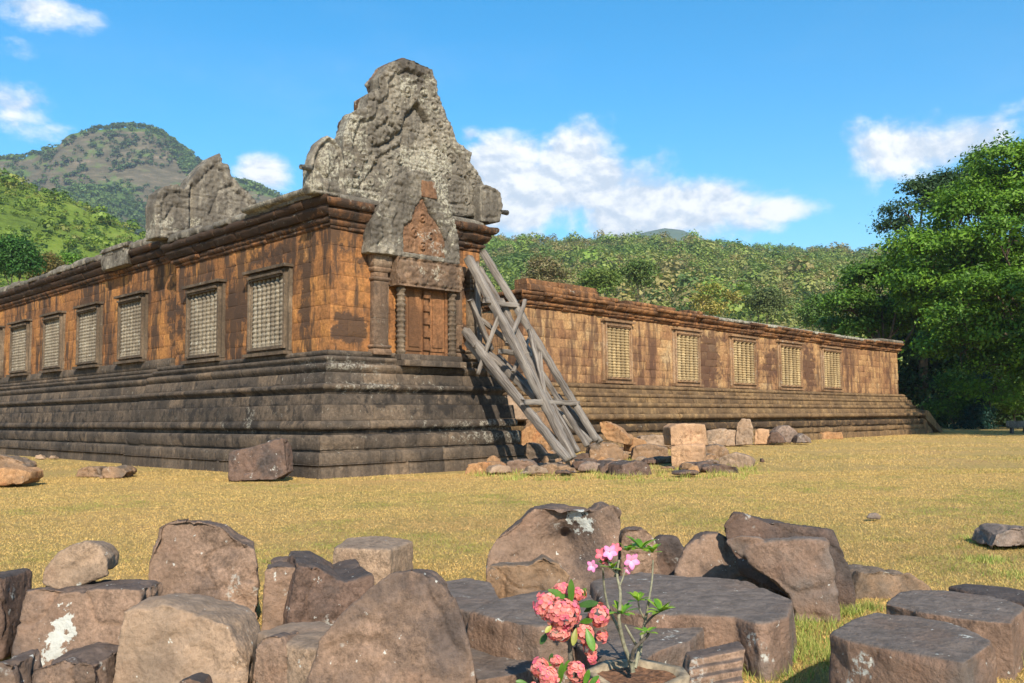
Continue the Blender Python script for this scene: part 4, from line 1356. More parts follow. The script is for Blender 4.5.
def lich_at(px, py, D, r):
    """lichen patch: a ball of radius r around a real point on the stone"""
    p = ondep(px, py, D)
    return lambda V, N: np.clip(1.15 - np.linalg.norm(V - p, axis=1) / r, 0, 1)


def lich_many(*fs):
    return lambda V, N: np.max([f(V, N) for f in fs], 0)


# ---- foreground heap, left to right
slab('stone_block', 'grey stone block cut off by the left edge of the photo', [(-50, 580), (-4, 574), (3, 578), (2, 660), (-50, 660)], .5, 'rock_dark', dep=6.1, yaw=5)
slab('stone_block', 'squarish brown block with a splash of white lichen on its face', [(20, 590), (40, 586), (66, 590), (100, 588), (140, 588), (141, 600), (128, 640), (100, 672), (14, 672), (17, 640)], .36, 'rock', dep=5.9, yaw=-6, shrink=.97, lean=.08,
     lich=lich_many(lich_at(60, 640, 5.95, .15), lich_at(66, 622, 5.95, .11), lich_at(54, 651, 5.92, .13), lich_at(38, 664, 5.9, .09), lich_at(68, 608, 6.0, .09)))
slab('boulder', 'rounded tan boulder with a pale vein lying on top of the lichened block', [(40, 584), (44, 570), (58, 552), (70, 545), (84, 539), (99, 545), (109, 557), (107, 576), (90, 582), (60, 592)], .34, 'rock_tan', dep=6.12, shrink=.7, vox=.016, sm=5, rough=.8)
slab('stone', 'low grey stone at the bottom left below the lichened block', [(20, 700), (23, 668), (60, 657), (98, 662), (101, 700)], .5, 'rock', dep=5.35, shrink=.9)
slab('stone', 'small brown stone in the bottom left corner', [(-30, 700), (-25, 668), (0, 660), (13, 664), (19, 700)], .4, 'rock', dep=5.2, shrink=.8)
slab('boulder', 'tall upright boulder with a cracked pitted face, tallest of the left heap', [(148, 650), (142, 600), (142, 560), (144, 544), (152, 524), (166, 517), (182, 516), (198, 517), (222, 524), (234, 535), (257, 548), (259, 575), (258, 650)], .55, 'rock', dep=7.15, yaw=8, shrink=.82, lean=.06,
     rough=1.2, sm=3)
slab('boulder', 'broad tan rounded boulder at the bottom left in front of the tall one', [(98, 705), (104, 668), (112, 640), (123, 611), (136, 599), (158, 601), (178, 607), (198, 613), (226, 622), (241, 629), (251, 650), (249, 705)], .6, 'rock_tan', dep=5.45, yaw=-5, shrink=.72, lean=.18, sm=5, rough=.9)
slab('stone', 'small dark stone at the bottom edge in front of the broad tan boulder', [(166, 705), (172, 681), (188, 675), (204, 681), (208, 705)], .25, 'rock_dark', dep=4.95, shrink=.7, sm=4)
slab('stone_block', 'dark stone block with a rough face just right of the tall boulder', [(259, 650), (261, 567), (275, 564), (299, 566), (296, 600), (292, 650)], .65, 'rock', dep=6.9, yaw=10, shrink=.96, rough=1.2)
slab('stone_block', 'dark angular block with a sloping top behind the big foreground boulder', [(288, 650), (292, 600), (297, 564), (318, 566), (345, 583), (372, 574), (378, 600), (360, 650)], .8, 'rock_dark', dep=6.7, yaw=18, shrink=.95, lean=.1)
block('stone_block', 'small squared grey block lying alone on the lawn behind the heap', [(333, 548), (347, 537), (380, 535.5), (413, 541), (389, 550), (360, 549)], .33, mat='rock_tan', rough=.7, flare=1.0)
slab('stone', 'small dark rounded stone wedged beside the big foreground boulder', [(247, 705), (249, 645), (258, 635), (272, 631), (282, 634), (287, 650), (292, 705)], .3, 'rock', dep=5.25, shrink=.75, sm=4, yaw=-15)
block('stone_block', 'low flat stone tucked between the dark blocks and the big boulder', [(258, 632), (292, 621), (322, 619), (338, 628), (320, 650), (290, 646)], .33, mat='rock_tan', rough=.9)
slab('boulder', 'largest smooth brown boulder at the bottom centre with a peaked top', [(292, 715), (300, 688), (311, 661), (321, 638), (335, 620), (358, 596), (373, 582), (390, 571), (412, 568), (430, 572), (446, 585), (459, 601), (464, 622), (470, 645), (480, 715)], .75, 'rock', dep=5.0, yaw=-4, shrink=.62, lean=.16, sm=6, rough=1.0, vox=.02)

# ---- middle: flat grey slabs around the flowers
block('stone_slab', 'flat dark slab right of the big boulder under the first flat slabs', [(442, 581), (466, 577), (492, 582), (500, 600), (471, 613), (452, 607)], .34, mat='rock_slab')
block('stone_slab', 'flat grey slab with a rough brown front edge left of the pink flowers', [(468, 613), (492, 600), (540, 589), (588, 592), (606, 612), (570, 624), (538, 626), (500, 620)], .37, mat='rock_slab', rough=.9)
block('stone_slab', 'lower grey slab in the shadow of the slab left of the pink flowers', [(464, 644), (500, 640), (536, 650), (548, 662), (517, 674), (476, 680)], .16, mat='rock_slab')
block('stone_block', 'broad grey block with a grooved broken side right of the potted plant', [(590, 580), (640, 571), (748, 580), (794, 598), (788, 616), (763, 625), (735, 616), (640, 613), (600, 604)], .33, mat='rock_slab', rough=.8)
block('stone_slab', 'low grey slab with a broken front edge just behind the flower planter', [(556, 630), (606, 612), (650, 608), (706, 620), (703, 629), (690, 641), (657, 650), (646, 660), (590, 654)], .25, mat='rock_slab')
gr_p = [onz(690, 655, .31), onz(744, 645, .31)]
dv = gr_p[1] - gr_p[0]; dv[2] = 0
pr = [(.12, .30)]
for k in range(7):
    z_ = .30 - k * .042; f_ = -.012 - .030 * k
    pr += [(f_, z_), (f_ - .026, z_ - .006), (f_ - .028, z_ - .030), (f_ - .006, z_ - .036)]
pr += [(pr[-1][0], -.03), (.12, -.03)]
ends = []
for e_, sk in ((0.0, -.25), (1.0, -.32)):
    ends.append([gr_p[0] * [1, 1, 0] + dv * (e_ + sk * (.30 - z_) / .30) + F0 * f_ + UP * z_ for f_, z_ in pr])
gm = sculpt(prism_mesh(ends[0], ends[1]), 'stone_moulding', .0075, M['rock'], lambda V, N: fbm(V, 9, 4, seed=3) * .012, 1)
tag(rebase(link('stone_moulding', gm)), 'carved stone moulding with parallel ridges leaning on the broad grey block', 'stone')

slab('carved_stone', 'upright carved stone with a smooth hollow and a lichen patch behind the flowers', [(488, 612), (485, 580), (487, 556), (498, 534), (519, 519), (525, 511), (532, 505), (556, 503), (580, 505), (600, 508), (606, 502), (613, 501), (623, 510), (622, 560), (612, 605)], .42, 'rock', dep=7.9, yaw=3, shrink=.85, lean=.08,
     lich=lich_many(lich_at(578, 517, 8.0, .13), lich_at(586, 524, 7.98, .11), lich_at(590, 531, 7.95, .08)), sm=4,
     extra=lambda V, N: -.20 * np.exp(-(np.linalg.norm(V - ondep(564, 541, 7.95), axis=1) / .24) ** 2) - .12 * np.exp(-(np.linalg.norm(V - ondep(568, 536, 7.95), axis=1) / .05) ** 2)
     - .07 * np.exp(-(np.linalg.norm(V - ondep(572, 560, 7.88), axis=1) / .15) ** 2))
slab('stone', 'rough broken stone leaning against the carved stone with the hollow', [(486, 612), (484, 580), (487, 566), (510, 565), (530, 564), (545, 553), (560, 564), (570, 576), (562, 590), (520, 612)], .3, 'rock_brown', dep=7.35, yaw=-4, shrink=.8, rough=1.4)
slab('stone', 'squarish dark stone between the carved stone and the leaning slab', [(617, 592), (621, 535), (627, 528), (645, 527), (656, 537), (665, 562), (668, 592)], .4, 'rock', dep=8.3, yaw=8, shrink=.85, sm=3)
slab('stone', 'low grey stone right of the squarish dark stone behind the pot plant', [(652, 590), (656, 540), (664, 536), (676, 537), (687, 548), (694, 562), (694, 590)], .4, 'rock_dark', dep=8.7, shrink=.8, sm=3)
slab('stone', 'pointed grey stone with a slanting edge left of the leaning slab', [(676, 606), (676, 570), (686, 548), (695, 537), (702, 533), (718, 533), (748, 552), (770, 570), (790, 588), (797, 602), (780, 612), (730, 610)], .4, 'rock', dep=7.75, yaw=-10, shrink=.9, lean=.22, rough=1.1)
slab('stone_slab', 'big dark slab leaning back, tallest of the right hand stones', [(722, 530), (722, 511), (745, 513), (765, 517), (800, 524), (838, 530), (846, 542), (853, 575), (862, 618), (796, 622), (790, 600), (740, 575)], .32, 'rock_dark', dep=7.55, yaw=-8, shrink=.93, lean=.16, rough=1.0)
slab('stone_slab', 'dark inner slab leaning on the front of the biggest leaning slab', [(722, 540), (740, 536), (770, 541), (806, 540), (828, 541), (834, 575), (838, 622), (797, 622), (790, 596), (752, 566)], .14, 'rock_slab', dep=7.22, yaw=-12, shrink=.95, lean=.14, rough=1.2)
slab('stone', 'low brown stone on the grass right of the leaning slab', [(856, 612), (854, 580), (858, 572), (880, 570), (910, 572), (938, 590), (930, 602), (885, 612)], .5, 'rock_brown', dep=8.1, yaw=5, shrink=.8)
block('stone_block', 'flat dark block behind the front block at right, second from the right edge', [(884, 602), (901, 589), (950, 590), (1000, 597), (1026, 606), (1012, 622), (975, 619), (926, 612)], .33, mat='rock_slab', lich=None)
block('stone_slab', 'thin dark slab behind the flat blocks at the right edge', [(948, 586), (965, 583), (1010, 588), (1050, 596), (1040, 606), (975, 594)], .33, mat='rock_dark')
block('stone_block', 'large squared grey block in the bottom right corner, nearest of all', [(829, 634), (848, 622), (869, 611), (910, 615), (950, 621), (994, 642), (963, 663), (900, 652), (849, 641)], .42, mat='rock_slab', rough=.8, vox=.02)
slab('stone', 'low weathered stone in the lawn at the right edge', [(990, 548), (996, 533), (1012, 525), (1040, 526), (1060, 548)], .7, 'rock_pink', shrink=.6, sm=4)
slab('stone', 'small flat white stone lying in the open lawn', [(867, 518), (870, 514), (877, 513), (881, 516), (880, 519)], .12, 'rock_pink', shrink=.7, vox=.02)

# ---- stones on the lawn near the left temple
slab('stone', 'orange brown stone at the left edge, lower of a stack of two', [(-40, 486), (-38, 470), (0, 468), (20, 469), (29, 472), (29, 480), (21, 485)], .9, 'rock_orange', shrink=.85, vox=.035, rough=1.3)
slab('stone_slab', 'flat grey stone at the left edge, upper of a stack of two', [(-40, 471), (-36, 457), (0, 455), (12, 457), (24, 463), (27, 468), (20, 471)], .8, 'rock_brown', dep=23.2, shrink=.85, vox=.035, rough=1.3)
for i, pts in enumerate(([(74, 477), (78, 469), (88, 466), (98, 467), (102, 477)], [(98, 478), (101, 467), (112, 465), (122, 467), (128, 472), (122, 478)])):
    slab('stone', ('left one of two rough pink stones sunk in the lawn by the black plinth', 'right one of two rough pink stones sunk in the lawn by the black plinth')[i], pts, .8, 'rock_brown', shrink=.7, vox=.03, rough=1.8)
slab('stone_slab', 'big leaning stone slab propped against the corner of the black plinth', [(227, 481), (226, 456), (232, 451), (252, 447), (276, 439), (282, 438), (287, 474), (275, 481)], .6, 'rock_dark', dep=23.3, yaw=-12, shrink=.9, vox=.035, lean=.15, rough=1.2)
for i, pts in enumerate(([(34, 459), (35, 455), (41, 454), (45, 459)], [(47, 459), (50, 455), (55, 456), (57, 459)])):
    slab('stone', ('small tan stone at the foot of the left plinth, left one of two', 'small tan stone at the foot of the left plinth, right one of two')[i], pts, .35, 'rock_tan', shrink=.7, vox=.03)

# ---- rubble around the timber props and in front of the right temple
RB = [
    ('smooth orange slab leaning against the plinth beside the timber feet', 'rock_orange', [(597, 421), (606, 420), (617, 426), (631, 438), (629, 446), (606, 441), (600, 431)], 33.5, .8),
    ('brown stone right at the foot of the timber props', 'rock_brown', [(588, 461), (590, 446), (600, 442), (617, 444), (624, 451), (622, 461)], 31.0, 1.0),
    ('orange brown stone under the smooth orange slab', 'rock_orange', [(622, 452), (624, 440), (634, 437), (646, 441), (648, 452)], 34, .8),
    ('long brown stone left of the two peach blocks', 'rock_brown', [(630, 462), (633, 447), (650, 444), (668, 447), (671, 462)], 32.0, 1.0),
    ('long tan stone behind the long brown stone', 'rock_tan', [(638, 447), (640, 436), (655, 434), (672, 436), (674, 447)], 36, .9),
    ('flat dark slab in front of the rubble, left of two', 'rock_dark', [(600, 474), (602, 466), (612, 461), (624, 462), (628, 474)], 26, .9),
    ('flat dark slab in front of the rubble, right of two', 'rock_dark', [(620, 476), (622, 464), (636, 460), (650, 463), (653, 476)], 25, .9),
    ('dark flat stone in front of the timber feet', 'rock_dark', [(572, 470), (574, 461), (590, 458), (603, 462), (604, 470)], 28, .9),
    ('peach coloured squared block, upper of two stacked', 'rock_peach', [(671, 446), (670, 427), (676, 423.5), (708, 424), (711, 446)], 28.5, 1.0),
    ('peach coloured squared block with a black left end, lower of two stacked', 'rock_peach', [(671, 466), (670, 446), (680, 445), (704, 445), (706, 465)], 28.2, 1.0),
    ('tan squared slab standing against the plinth right of the peach blocks', 'rock_tan', [(707, 446), (708, 431), (722, 429), (738, 430), (738, 446)], 45, .6),
    ('upright rounded tan stone against the right plinth', 'rock_tan', [(735, 446), (736, 424), (742, 418), (750, 419), (753, 428), (753, 445)], 45, .7),
    ('squared tan block standing against the right plinth', 'rock_peach', [(754, 445), (755, 430), (761, 428.5), (769, 430), (771, 444)], 47, .7),
    ('brown wedge stone right of the lower peach block', 'rock_brown', [(703, 459), (704, 447), (716, 444), (724, 447), (728, 453), (726, 459)], 32, .9),
    ('pale flat stone in the grass right of the rubble', 'rock_tan', [(716, 467), (718, 457), (735, 452), (750, 456), (755, 462), (752, 467)], 28, 1.0),
    ('dark flat stone at the front of the rubble below the pale flat stone', 'rock_dark', [(704, 475), (706, 465), (722, 463), (740, 466), (741, 475)], 25.5, .9),
    ('small dark stone directly under the peach blocks', 'rock_dark', [(679, 474), (681, 465), (692, 463), (704, 466), (705, 474)], 26, .9),
    ('jagged grey stone of the small heap by the right plinth, its peak', 'rock_pink', [(774, 443), (776, 432), (782, 426), (790, 425), (798, 432), (804, 442)], 48, .9),
    ('grey stone of the small heap by the right plinth, its right end', 'rock_pink', [(796, 443), (798, 436), (804, 433), (811, 438), (812, 443)], 47, .9),
    ('dark stone of the small heap by the right plinth, its left end', 'rock_dark', [(769, 443), (771, 433), (777, 431), (784, 438), (786, 443)], 46.5, .9),
    ('low brick red stone lying along the right plinth', 'rock_orange', [(815, 440), (816, 433), (826, 431.5), (842, 432), (844, 439)], 57, .9),
    ('little black stone standing in the grass right of the rubble', 'rock_dark', [(760, 463), (761, 458), (763, 457), (765, 459), (766, 463)], None, .2),
    ('small bright orange stone at the foot of the gable plinth', 'rock_orange', [(486, 468), (487, 459), (493, 455), (499, 459), (501, 468)], 27.0, .4),
    ('grey stone with a pale top in front of the timber props', 'rock_slab', [(504, 471), (507, 462), (518, 459), (532, 461), (538, 466), (536, 471)], 26.5, .8),
    ('brown boulder under the left timber foot', 'rock_brown', [(516, 463), (519, 449), (526, 442), (538, 444), (546, 455), (547, 463)], 30, .9),
    ('small brown stone between the timber feet', 'rock_brown', [(544, 465), (547, 455), (556, 452), (566, 456), (569, 465)], 29.5, .7),
    ('dark brown stone lowest in the rubble under the timber', 'rock_brown', [(536, 476), (538, 467), (550, 464), (566, 466), (572, 476)], 25.5, .8),
    ('reddish earth mound stone left of the timber props', 'rock_orange', [(462, 473), (468, 464), (482, 461), (498, 465), (505, 473)], 25.8, .7),
    ('dark red stone deep in the gap behind the timber', 'rock_orange', [(520, 452), (522, 432), (532, 424), (546, 430), (552, 452)], 34, 1.0),
    ('tan stone high in the gap behind the timber', 'rock_tan', [(498, 420), (500, 402), (512, 394), (526, 402), (530, 420)], 34.5, 1.0),
    ('brown stone in the gap behind the timber beside the tan one', 'rock_brown', [(524, 438), (526, 414), (540, 410), (556, 416), (562, 438)], 35.5, 1.2),
]
for lab, mat, pts, dep, th in RB:
    slab('rubble_stone', lab, pts, th, mat, dep=dep, shrink=.86, vox=.05, rough=1.5, yaw=random.Random(lab).uniform(-25, 25), z_lo=(-.15 if dep and dep < 33 and 'upper' not in lab else None), sm=1)
# loose chips in the same heap
rz = random.Random(4)
for i in range(84):
    x = rz.uniform(480, 715); y = rz.uniform(462, 475) if rz.random() < .5 else rz.uniform(447, 464)
    if y < 456:
        x = max(x, rz.uniform(535, 660))
    w_ = rz.uniform(5, 14); h_ = rz.uniform(4, 10)
    slab('rubble_stone', 'broken brown stone scattered through the heap around the timber feet', [(x - w_, y), (x - w_ * .8, y - h_ * rz.uniform(.5, .9)), (x - w_ * .1, y - h_), (x + w_ * .7, y - h_ * rz.uniform(.6, 1)), (x + w_, y)],
         rz.uniform(.3, .6), rz.choice(['rock_brown', 'rock_orange', 'rock_tan', 'rock_dark', 'rock_pink']), shrink=.7, vox=.05, rough=1.6, group='broken stones around the timber feet', yaw=rz.uniform(-40, 40), sm=1)

# ------------------------------------------------------------------ timber props leaning on the gable
prop = thing('timber_props', 'weathered grey timber beams propped at a slant against the right side of the carved gable', 'timber', tuple(ondep(560, 460, 30)))
prop.location.z = 0


def beam(name, a, b, w_, h_, seed=0, taper=.9):
    a = np.array(a); b = np.array(b)
    d = b - a; L_ = np.linalg.norm(d); d /= L_
    s = np.cross(d, UP); s /= np.linalg.norm(s); u = np.cross(s, d)
    n_ = max(6, int(L_ / .12))
    V = []; Q = []
    ring = [(-1, -1), (-.85, -1), (.85, -1), (1, -1), (1, 1), (.85, 1), (-.85, 1), (-1, 1)]
    ring = [(-1, -.9), (-.9, -1), (0, -1), (.9, -1), (1, -.9), (1, 0), (1, .9), (.9, 1), (0, 1), (-.9, 1), (-1, .9), (-1, 0)]
    K = len(ring)
    for i in range(n_ + 1):
        f = i / n_
        k = 1 - (1 - taper) * f
        c = a + d * L_ * f + u * (.025 * math.sin(f * 3 + seed)) + s * .02 * math.sin(f * 4.3 + seed * 2)
        for x, y in ring:
            V.append(c + s * x * w_ / 2 * k + u * y * h_ / 2 * k)
        if i:
            for j in range(K):
                Q.append(((i - 1) * K + j, (i - 1) * K + (j + 1) % K, i * K + (j + 1) % K, i * K + j))
    for base in (0, n_ * K):
        c = len(V); V.append(np.mean(V[base:base + K], 0))
        for j in range(0, K, 2):
            Q.append((c, base + j, base + (j + 1) % K, base + (j + 2) % K))
    V = np.array(V); V0 = V.copy()
    V += np.stack([fbm(V, 5, 3, seed=seed), fbm(V, 5, 3, seed=seed + 9), fbm(V, 5, 3, seed=seed + 4)], 1) * .03
    G = np.stack([(V0 - a) @ s + seed, (V0 - a) @ u + seed * 2.3, (V0 - a) @ d], 1)
    link(name, mk_mesh(name, V, np.array(Q), {'col': G}, smooth=False, mat=M['wood']), prop)


def pxY(x, y, Y):
    return ony(x, y, Y)


beam('beam', pxY(468, 258, 21.15), pxY(573, 458, 17.4), .23, .24, 1)          # long left main
beam('beam', pxY(482, 252, 21.3), pxY(598, 440, 17.9), .21, .22, 2)            # right outer
beam('beam', pxY(479, 268, 21.3), pxY(588, 446, 17.7), .15, .15, 9)
beam('beam', pxY(465, 330, 21.0), pxY(568, 460, 17.0), .22, .22, 3)            # lower left long
beam('beam', pxY(480, 345, 20.9), pxY(536, 398, 18.9), .26, .22, 4)            # short thick
beam('beam', pxY(497, 356, 20.9), pxY(590, 443, 18.0), .20, .20, 5)
beam('beam', pxY(500, 300, 20.7), pxY(560, 430, 18.0), .20, .18, 6)
beam('brace', pxY(500, 316, 19.9), pxY(477, 374, 20.35), .15, .13, 7)
beam('brace', pxY(470, 300, 20.6), pxY(492, 350, 20.5), .16, .14, 8)
beam('tie', pxY(484, 300, 20.25), pxY(519, 306, 20.2), .14, .16, 10)
beam('tie', pxY(522, 401, 18.35), pxY(578, 404, 18.5), .15, .16, 11)
beam('tie', pxY(500, 352, 19.4), pxY(545, 356, 19.5), .14, .14, 14)
beam('beam', pxY(476, 262, 21.4), pxY(480, 352, 21.15), .16, .14, 12)           # upright against the wall
beam('brace', pxY(530, 330, 19.4), pxY(545, 398, 18.6), .13, .12, 13)
beam('brace', pxY(508, 345, 19.6), pxY(525, 300, 20.1), .12, .12, 15)
beam('beam', pxY(467, 342, 21.05), pxY(554, 440, 18.0), .16, .16, 16)
beam('beam', pxY(486, 286, 21.0), pxY(578, 452, 17.5), .13, .14, 17)
beam('brace', pxY(478, 318, 20.7), pxY(520, 352, 20.1), .15, .13, 19)
beam('brace', pxY(540, 352, 19.3), pxY(543, 402, 18.9), .12, .12, 20)
beam('tie', pxY(474, 346, 20.5), pxY(512, 372, 19.9), .18, .12, 21)
beam('beam', pxY(556, 396, 19.3), pxY(600, 442, 17.9), .22, .20, 22)
beam('brace', pxY(512, 372, 19.4), pxY(530, 338, 19.7), .11, .11, 23)


# ------------------------------------------------------------------ planter and flowers
rf = np.random.default_rng(42)
ZR = .27
prim = [(584, 671), (606, 660), (640, 658), (683, 667), (690, 676), (644, 697), (612, 690)]
To = np.array([onz(x, y, ZR) for x, y in prim]); c0 = To.mean(0)
Bo = c0 + (To - c0) * .9; Bo[:, 2] = -.03
Ti = c0 + (To - c0) * .82; Ti[:, 2] = ZR
Di = c0 + (To - c0) * .78; Di[:, 2] = ZR - .05
K = len(prim)
V = np.concatenate([Bo, To, Ti, Di])
Q = []
for a in range(3):
    for j in range(K):
        Q.append((a * K + j, a * K + (j + 1) % K, (a + 1) * K + (j + 1) % K, (a + 1) * K + j))
planter = thing('planter', 'low angular stone planter filled with red brown soil, holding the slender pot plant', 'planter', (c0[0], c0[1], 0))
link('trough', mk_mesh('trough', V, np.array(Q), smooth=False, mat=M['planter']), planter)
g = 24
u, v_ = np.meshgrid(np.linspace(-1, 1, g), np.linspace(-1, 1, g), indexing='ij')
e1 = (Di[3] - Di[0]) / 2; e2 = (Di[1] - Di[5]) / 2
bmS = bmesh.new(); bmS.faces.new([bmS.verts.new(p + np.array([0, 0, .01])) for p in Di])
bmesh.ops.triangulate(bmS, faces=bmS.faces[:])
bmesh.ops.subdivide_edges(bmS, edges=bmS.edges[:], cuts=12, use_grid_fill=True)
meS = bpy.data.meshes.new('soil'); bmS.to_mesh(meS); bmS.free()
Vs, Ns, Es = mesh_arrays(meS)
Vs[:, 2] += fbm(Vs, 14, 4, seed=2) * .02 + .012
meS.vertices.foreach_set('co', Vs.astype(np.float32).ravel()); meS.materials.append(M['soil'])
link('soil', meS, planter)


def curve_tube(pts, r0, r1, n=8, sub=5):
    pts = np.array(pts); P = []
    for i in range(len(pts) - 1):
        p0, p1, p2, p3 = pts[max(i - 1, 0)], pts[i], pts[i + 1], pts[min(i + 2, len(pts) - 1)]
        for k in range(sub):
            f = k / sub
            P.append(.5 * (2 * p1 + (p2 - p0) * f + (2 * p0 - 5 * p1 + 4 * p2 - p3) * f * f + (3 * p1 - p0 - 3 * p2 + p3) * f ** 3))
    P.append(pts[-1])
    return tube(P, np.linspace(r0, r1, len(P)), n)


def leaf(base, d, up, L_, W_, bend=.25, n=6):
    """a bent, folded oval leaf as a grid of quads"""
    d = np.array(d, float); d /= np.linalg.norm(d)
    s = np.cross(d, up); s /= np.linalg.norm(s) + 1e-9
    nrm = np.cross(s, d)
    V = []; Q = []
    for i in range(n + 1):
        f = i / n
        wd = W_ * (math.sin(math.pi * (f * .92 + .04)) ** .8) * (.55 + .6 * f)
        c = np.array(base) + d * L_ * f - nrm * bend * L_ * f * f
        V += [c - s * wd + nrm * wd * .25, c, c + s * wd + nrm * wd * .25]
        if i:
            a = (i - 1) * 3; b = i * 3
            Q += [(a, a + 1, b + 1, b), (a + 1, a + 2, b + 2, b + 1)]
    return np.array(V), np.array(Q)


def disc_petal(c, nrm, r, rng, cup=.3, n=8):
    nrm = nrm / np.linalg.norm(nrm)
    a = np.cross(nrm, [.3, .5, .8]); a /= np.linalg.norm(a); b = np.cross(nrm, a)
    V = [c]; Q = []
    for k in range(n):
        g_ = 2 * math.pi * k / n
        V.append(c + (a * math.cos(g_) + b * math.sin(g_)) * r * (1 + .06 * rng.normal()) + nrm * r * cup * (1 + .4 * math.sin(2 * g_)))
    for k in range(0, n, 2):
        Q.append((0, 1 + k, 1 + (k + 1) % n, 1 + (k + 2) % n))
    return np.array(V), np.array(Q)


G_L = np.array([.075, .17, .018]); G_Y = np.array([.22, .34, .03]); G_D = np.array([.045, .105, .02])
DP = 4.80
# the slender plant in the planter
pot = thing('potted_plant', 'slender pale stemmed plant with pink star flowers rising from the planter', 'plant', tuple(ondep(632, 666, DP)))


def pp(x, y, dd=0.0):
    return ondep(x, y, DP + dd)


STEMS = [([(633, 672, 0), (631, 662, 0), (624, 645, 0), (619, 620, -.03), (620, 604, -.03), (620, 590, -.02), (617, 575, 0), (619, 560, 0)], .013, .006, 'stem'),
         ([(631, 668, .02), (626, 650, .06), (618, 628, .10), (608, 606, .12), (604, 585, .10), (603, 568, .05)], .010, .005, 'stem'),
         ([(635, 668, 0), (640, 645, .05), (645, 622, .06), (648, 605, .05), (652, 580, .05), (653, 560, .05)], .010, .004, 'stem'),
         ([(632, 660, -.02), (634, 650, -.05), (641, 642, -.07), (648, 635, -.08), (647, 631, -.08)], .011, .006, 'stem_dark'),
         ([(636, 645, .0), (630, 634, -.05), (625, 625, -.05)], .008, .005, 'stem'),
         ([(645, 624, .05), (653, 616, .02), (661, 611, .0)], .007, .004, 'stem_dark'),
         ([(646, 622, .05), (640, 610, .02), (638, 600, .0)], .006, .004, 'stem'),
         ([(633, 666, .04), (640, 655, .1), (642, 640, .12)], .009, .005, 'stem'),
         ([(620, 585, -.02), (624, 574, -.02), (625, 562, -.02)], .005, .004, 'stem'), ([(618, 575, 0), (610, 566, 0), (608, 560, 0)], .005, .004, 'stem')]
for pts, r0, r1, mt in STEMS:
    Vt, Qt = curve_tube([pp(*p) for p in pts], r0, r1)
    link('stem', mk_mesh('stem', Vt, Qt, mat=M[mt]), pot)
for (x, y, dd, n_, sc, tone) in ((622, 611, -.03, 12, .060, 0), (638, 598, 0, 11, .055, 0), (661, 609, 0, 13, .062, 0), (647, 630, -.08, 8, .048, 0), (641, 546, 0, 15, .065, 1), (628, 548, .02, 9, .05, 1), (612, 566, 0, 8, .05, 1), (652, 550, .03, 8, .05, 1), (603, 562, .03, 6, .045, 1)):
    q = Quads(); c = pp(x, y + 3, dd)
    for k in range(n_):
        g_ = 2.4 * k; el_ = .15 + .9 * rf.random()
        d = np.array([math.cos(g_) * math.cos(el_), math.sin(g_) * math.cos(el_), math.sin(el_)])
        Vt, Qt = leaf(c, d, UP + d * .01, sc * 1.35 * rf.uniform(.75, 1.15), sc * .30, .2)
        cc_ = (G_Y if rf.random() < .65 else G_L * 1.5) * rf.uniform(.8, 1.2)
        q.add(Vt, Qt, col=np.tile([*cc_, 1], (len(Vt), 1)))
    link('leaf_rosette', q.mesh('leaf_rosette', M['plantleaf']), pot)


def star_flower(c, nrm, r, colo, coli, name='flower'):
    nrm = nrm / np.linalg.norm(nrm)
    a = np.cross(nrm, [.2, .6, .7]); a /= np.linalg.norm(a); b = np.cross(nrm, a)
    q = Quads()
    for k in range(5):
        g_ = 2 * math.pi * k / 5 + rf.random() * .2
        d = a * math.cos(g_) + b * math.sin(g_); s = np.cross(nrm, d)
        V = []; Q = []; C = []
        for i in range(6):
            f = i / 5
            wd = r * .36 * math.sin(math.pi * (.12 + f * .82)) ** .7
            p = c + d * r * f + nrm * r * (.35 * (1 - f) ** 2 * -1 + .12 * f * (1 - f))
            V += [p - s * wd - nrm * wd * .15, p, p + s * wd - nrm * wd * .15]
            col = np.array(coli) * (1 - f) ** 1.2 + np.array(colo) * (1 - (1 - f) ** 1.2)
            C += [[*col * 1.0, 1], [*(col * .6 + .4 * np.array(coli)), 1], [*col, 1]]
            if i:
                e, h = (i - 1) * 3, i * 3
                Q += [(e, e + 1, h + 1, h), (e + 1, e + 2, h + 2, h + 1)]
        q.add(V, Q, col=np.array(C))
    Vt, Qt = tube([c - nrm * r * .9, c - nrm * r * .3], [r * .07, r * .16], 6); q.add(Vt, Qt, col=np.tile([.5, .12, .25, 1], (len(Vt), 1)))
    link(name, q.mesh(name, M['petal']), pot)


toc = -F0
for (x, y, dd, r, tl) in ((610, 552, -.03, .040, (.1, .15)), (632, 561, -.04, .044, (.25, -.05)), (592, 566, 0, .032, (-.5, .1)), (628, 570, -.02, .026, (.1, -.4))):
    star_flower(pp(x, y, dd), toc + R0 * tl[0] + UP * tl[1], r, (.74, .13, .42), (.86, .50, .66))
for (x, y, dd, r, tl) in ((601, 554, -.01, .034, (-.2, .2)), (606, 560, .01, .03, (0, -.2)), (616, 548, 0, .03, (0, .5))):
    star_flower(pp(x, y, dd), toc + R0 * tl[0] + UP * tl[1], r, (.62, .05, .10), (.75, .25, .30))


